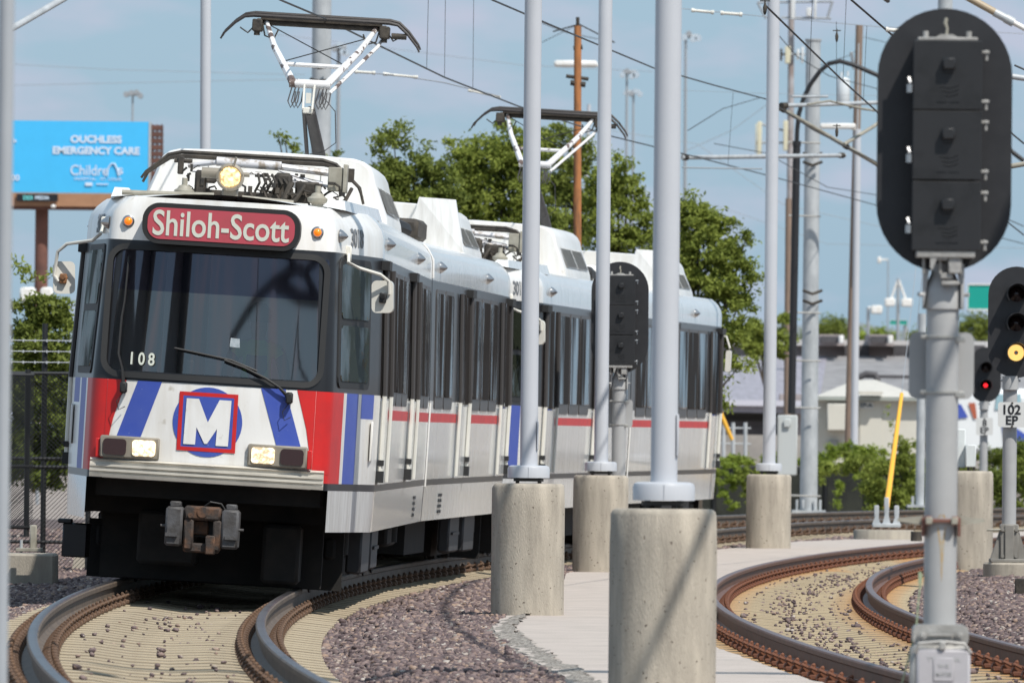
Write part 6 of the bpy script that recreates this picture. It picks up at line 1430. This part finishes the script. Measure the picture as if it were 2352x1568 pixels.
# cell tower
d = 300; a = W(1812,1000,d); root = thing('cell_tower', (a.x,d,-.2), 'grey cell tower with pale antenna panels behind the rear grey pole', 'cell tower')
b = MB(); b.cyl((a.x,d,-.2),W(1818,-60,d),.13,.09,n=12); part('tower_pole', b, mat('tower_grey', (.40,.39,.40), .6, col2=(.25,.2,.18), vscale=2), root, world=True)
M_pan = mat('cream_panel', (.62,.58,.42), .5); M_panw = mat('white_panel', (.62,.63,.62), .5)
for (x0,x1,y0,y1,m) in ((1739,1750,279,356,M_pan),(1735,1738,284,352,M_pan),(1799,1810,277,346,M_pan),(1803,1816,107,146,M_pan),(1830,1836,113,138,M_panw),(1840,1846,108,145,M_panw),(1816,1827,-20,44,M_panw),(1869,1876,-20,44,M_panw),(1852,1864,18,38,M_panw),(1792,1797,112,140,M_grime)):
    b = MB(); qbox(b,x0,x1,y0,y1,d-1,.2,bev=.02); part('antenna_panel', b, m, root, world=True)
for (x0,y0,x1,y1) in ((1740,6,1912,4),(1794,41,1909,43),(1740,6,1760,44),(1912,4,1900,43),(1735,328,1812,328),(1748,285,1800,300),(1795,125,1850,125)):
    b = MB(); b.cyl(W(x0,y0,d-.8),W(x1,y1,d-.8),.04,n=6); part('platform_rail', b, M_wirel, root, world=True)
# billboard
d = 260; root = thing('billboard', (W(180,720,d).x,d,-.2), 'bright blue billboard with white lettering on a red brown post', 'billboard')
b = MB(); qbox(b,-60,341,280,440,d,.25); part('ad_panel', b, mat('billboard_blue', (.055,.48,.86), .5, var=.04), root, world=True)
M_bt = mat('billboard_text', (.60,.72,.84), .5)
def btext(s_,px,py,size,bold,w=None,cx=True):
    q = W(px,py,d-.02); t = text_mb(s_, size, 0, .004, bold, b=MB(), cx=cx)
    if w: mx_ = max(v[0] for v in t.v); k = w/S(d)/2/mx_; t.v = [(a_*k,y_,c_) for a_,y_,c_ in t.v]
    t.xf(Matrix.Translation(q)); part('ad_text', t, M_bt, root, world=True, smooth=0)
btext('OUCHLESS',221,320,.27,.012,118); btext('EMERGENCY CARE',221,346,.27,.012,200); btext('Childre',205,391,.40,.003,86); btext("s",276,393,.36,.003,14); btext('HOSPITAL · ST. LOUIS',225,411,.10,.001,108); btext('00',34,408,.22,.006,22); btext('is',33,323,.16,.004,10)
b = MB(); b.tube([W(246,404,d-.03),W(249,385,d-.03),W(256,376,d-.03),W(263,376,d-.03),W(269,388,d-.03),W(273,404,d-.03)],.022,6); b.box(W(204,423,d-.03),(.2,.01,.09)); b.box(W(235,423,d-.03),(.32,.01,.03)); part('ad_logo', b, M_bt, root, world=True)
b = MB(); qbox(b,341,347,281,440,d,.25); part('panel_edge', b, M_galv, root, world=True)
b = MB()
for k in range(11): qbox(b,346,374,288+k*15,299+k*15,d+.3,.5)
for x in (347,357,368): qbox(b,x,x+5,286,455,d+.35,.6)
part('side_frame', b, M_rustpost, root, world=True)
b = MB(); qbox(b,-60,328,446,472,d-.5,.9); part('catwalk', b, mat('brown_catwalk', (.40,.21,.115), .8, var=.15), root, world=True)
b = MB(); qbox(b,-60,330,472,479,d-.4,.8); part('catwalk_beam', b, M_rustpost, root, world=True)
b = MB(); qbox(b,38,133,446,462,d-.6,.05); pl = part('owner_plate', b, M_black, root, world=True)
q = W(64,454,d-.64); t = text_mb('DDI', .15, 0, .004, .006, b=MB()); t.xf(Matrix.Translation(q)); part('plate_text', t, mat('plate_teal', (.15,.6,.6)), pl, world=True, smooth=0)
q = W(97,454,d-.64); t = text_mb('MEDIA', .13, 0, .004, .004, b=MB()); t.xf(Matrix.Translation(q)); part('plate_text', t, M_bt, pl, world=True, smooth=0)
b = MB(); qbox(b,116,128,470,478,d-.8,.3,bev=.04); part('ad_lamp', b, M_white, root, world=True)
b = MB(); c = W(91,720,d); b.cyl((c.x,d+.3,-.2),(c.x+.02,d+.3,W(91,476,d).z),.18,n=20); part('post', b, M_rustpost, root, world=True)
# hills on the horizon at right
b = MB(); r = np.random.default_rng(4); pr = []
for k in range(61):
    px = 1700 + k*14; py = 752 - 10*math.sin(k*.13) - 5*math.sin(k*.37+1) + r.normal()*1.2; pr.append(W(px, max(736,py), 1500))
v = [(p.x,p.y,p.z) for p in pr] + [(p.x,p.y-260,-.5) for p in pr]; n = len(pr); b.add(v, [(i,i+1,n+i+1,n+i) for i in range(n-1)]); b.add([(p.x,p.y,p.z) for p in pr]+[(p.x,p.y+300,-.5) for p in pr], [(i+1,i,n+i,n+i+1) for i in range(n-1)])
o = part('hills', b, mat('hazy_hill', (.14,.16,.17), .95, col2=(.20,.22,.22), vscale=.02), smooth=60); tag(o, kind='structure')
# ================================================================ every separate piece becomes a part of its own
KEEP = ('crown','text','fleet','run_number','fabric','barbed','mark','louvre','far_','emblem','trim','screen','border','ad_','monitor','side_frame','person','face_features','frame_side')
def split_mesh(me, gap=.004):
    n = len(me.vertices)
    if n > 6000 or n < 8: return None
    co = np.empty(n*3); me.vertices.foreach_get('co', co); co = co.reshape(-1,3); par = list(range(n))
    def fd(a):
        while par[a] != a: par[a] = par[par[a]]; a = par[a]
        return a
    for e in me.edges:
        a,b_ = fd(e.vertices[0]), fd(e.vertices[1])
        if a != b_: par[a] = b_
    root = np.array([fd(i) for i in range(n)]); ids = np.unique(root)
    if len(ids) < 2 or len(ids) > 120: return None
    box = {i:(co[root==i].min(0)-gap, co[root==i].max(0)+gap) for i in ids}; grp = {i:i for i in ids}
    def g(a):
        while grp[a] != a: a = grp[a]
        return a
    for i in ids:
        for j in ids:
            if i < j and np.all(box[i][0] <= box[j][1]) and np.all(box[j][0] <= box[i][1]):
                a,b_ = g(i),g(j)
                if a != b_: grp[a] = b_
    lab = {i:g(i) for i in ids}; heads = sorted(set(lab.values()))
    if len(heads) < 2: return None
    vl = np.array([lab[r] for r in root]); out = []
    import bmesh
    for h in heads:
        b = bmesh.new(); b.from_mesh(me); b.verts.ensure_lookup_table()
        bmesh.ops.delete(b, geom=[v for v in b.verts if vl[v.index] != h], context='VERTS')
        m2 = me.copy(); b.to_mesh(m2); b.free(); m2.name = me.name; out.append(m2)
    return out
cache = {}
for o in list(scene.objects):
    if o.type != 'MESH' or o.parent is None or o.get('kind') == 'stuff': continue
    if any(k in o.name for k in KEEP): continue
    key = o.data.name
    if key not in cache: cache[key] = split_mesh(o.data)
    parts_ = cache[key]
    if not parts_: continue
    o.data = parts_[0]
    for m2 in parts_[1:]:
        c = bpy.data.objects.new(o.name.split('.')[0], m2); link(c); c.parent = o.parent; c.matrix_basis = o.matrix_basis.copy()
        if 'label' in o: c['label'] = o['label']
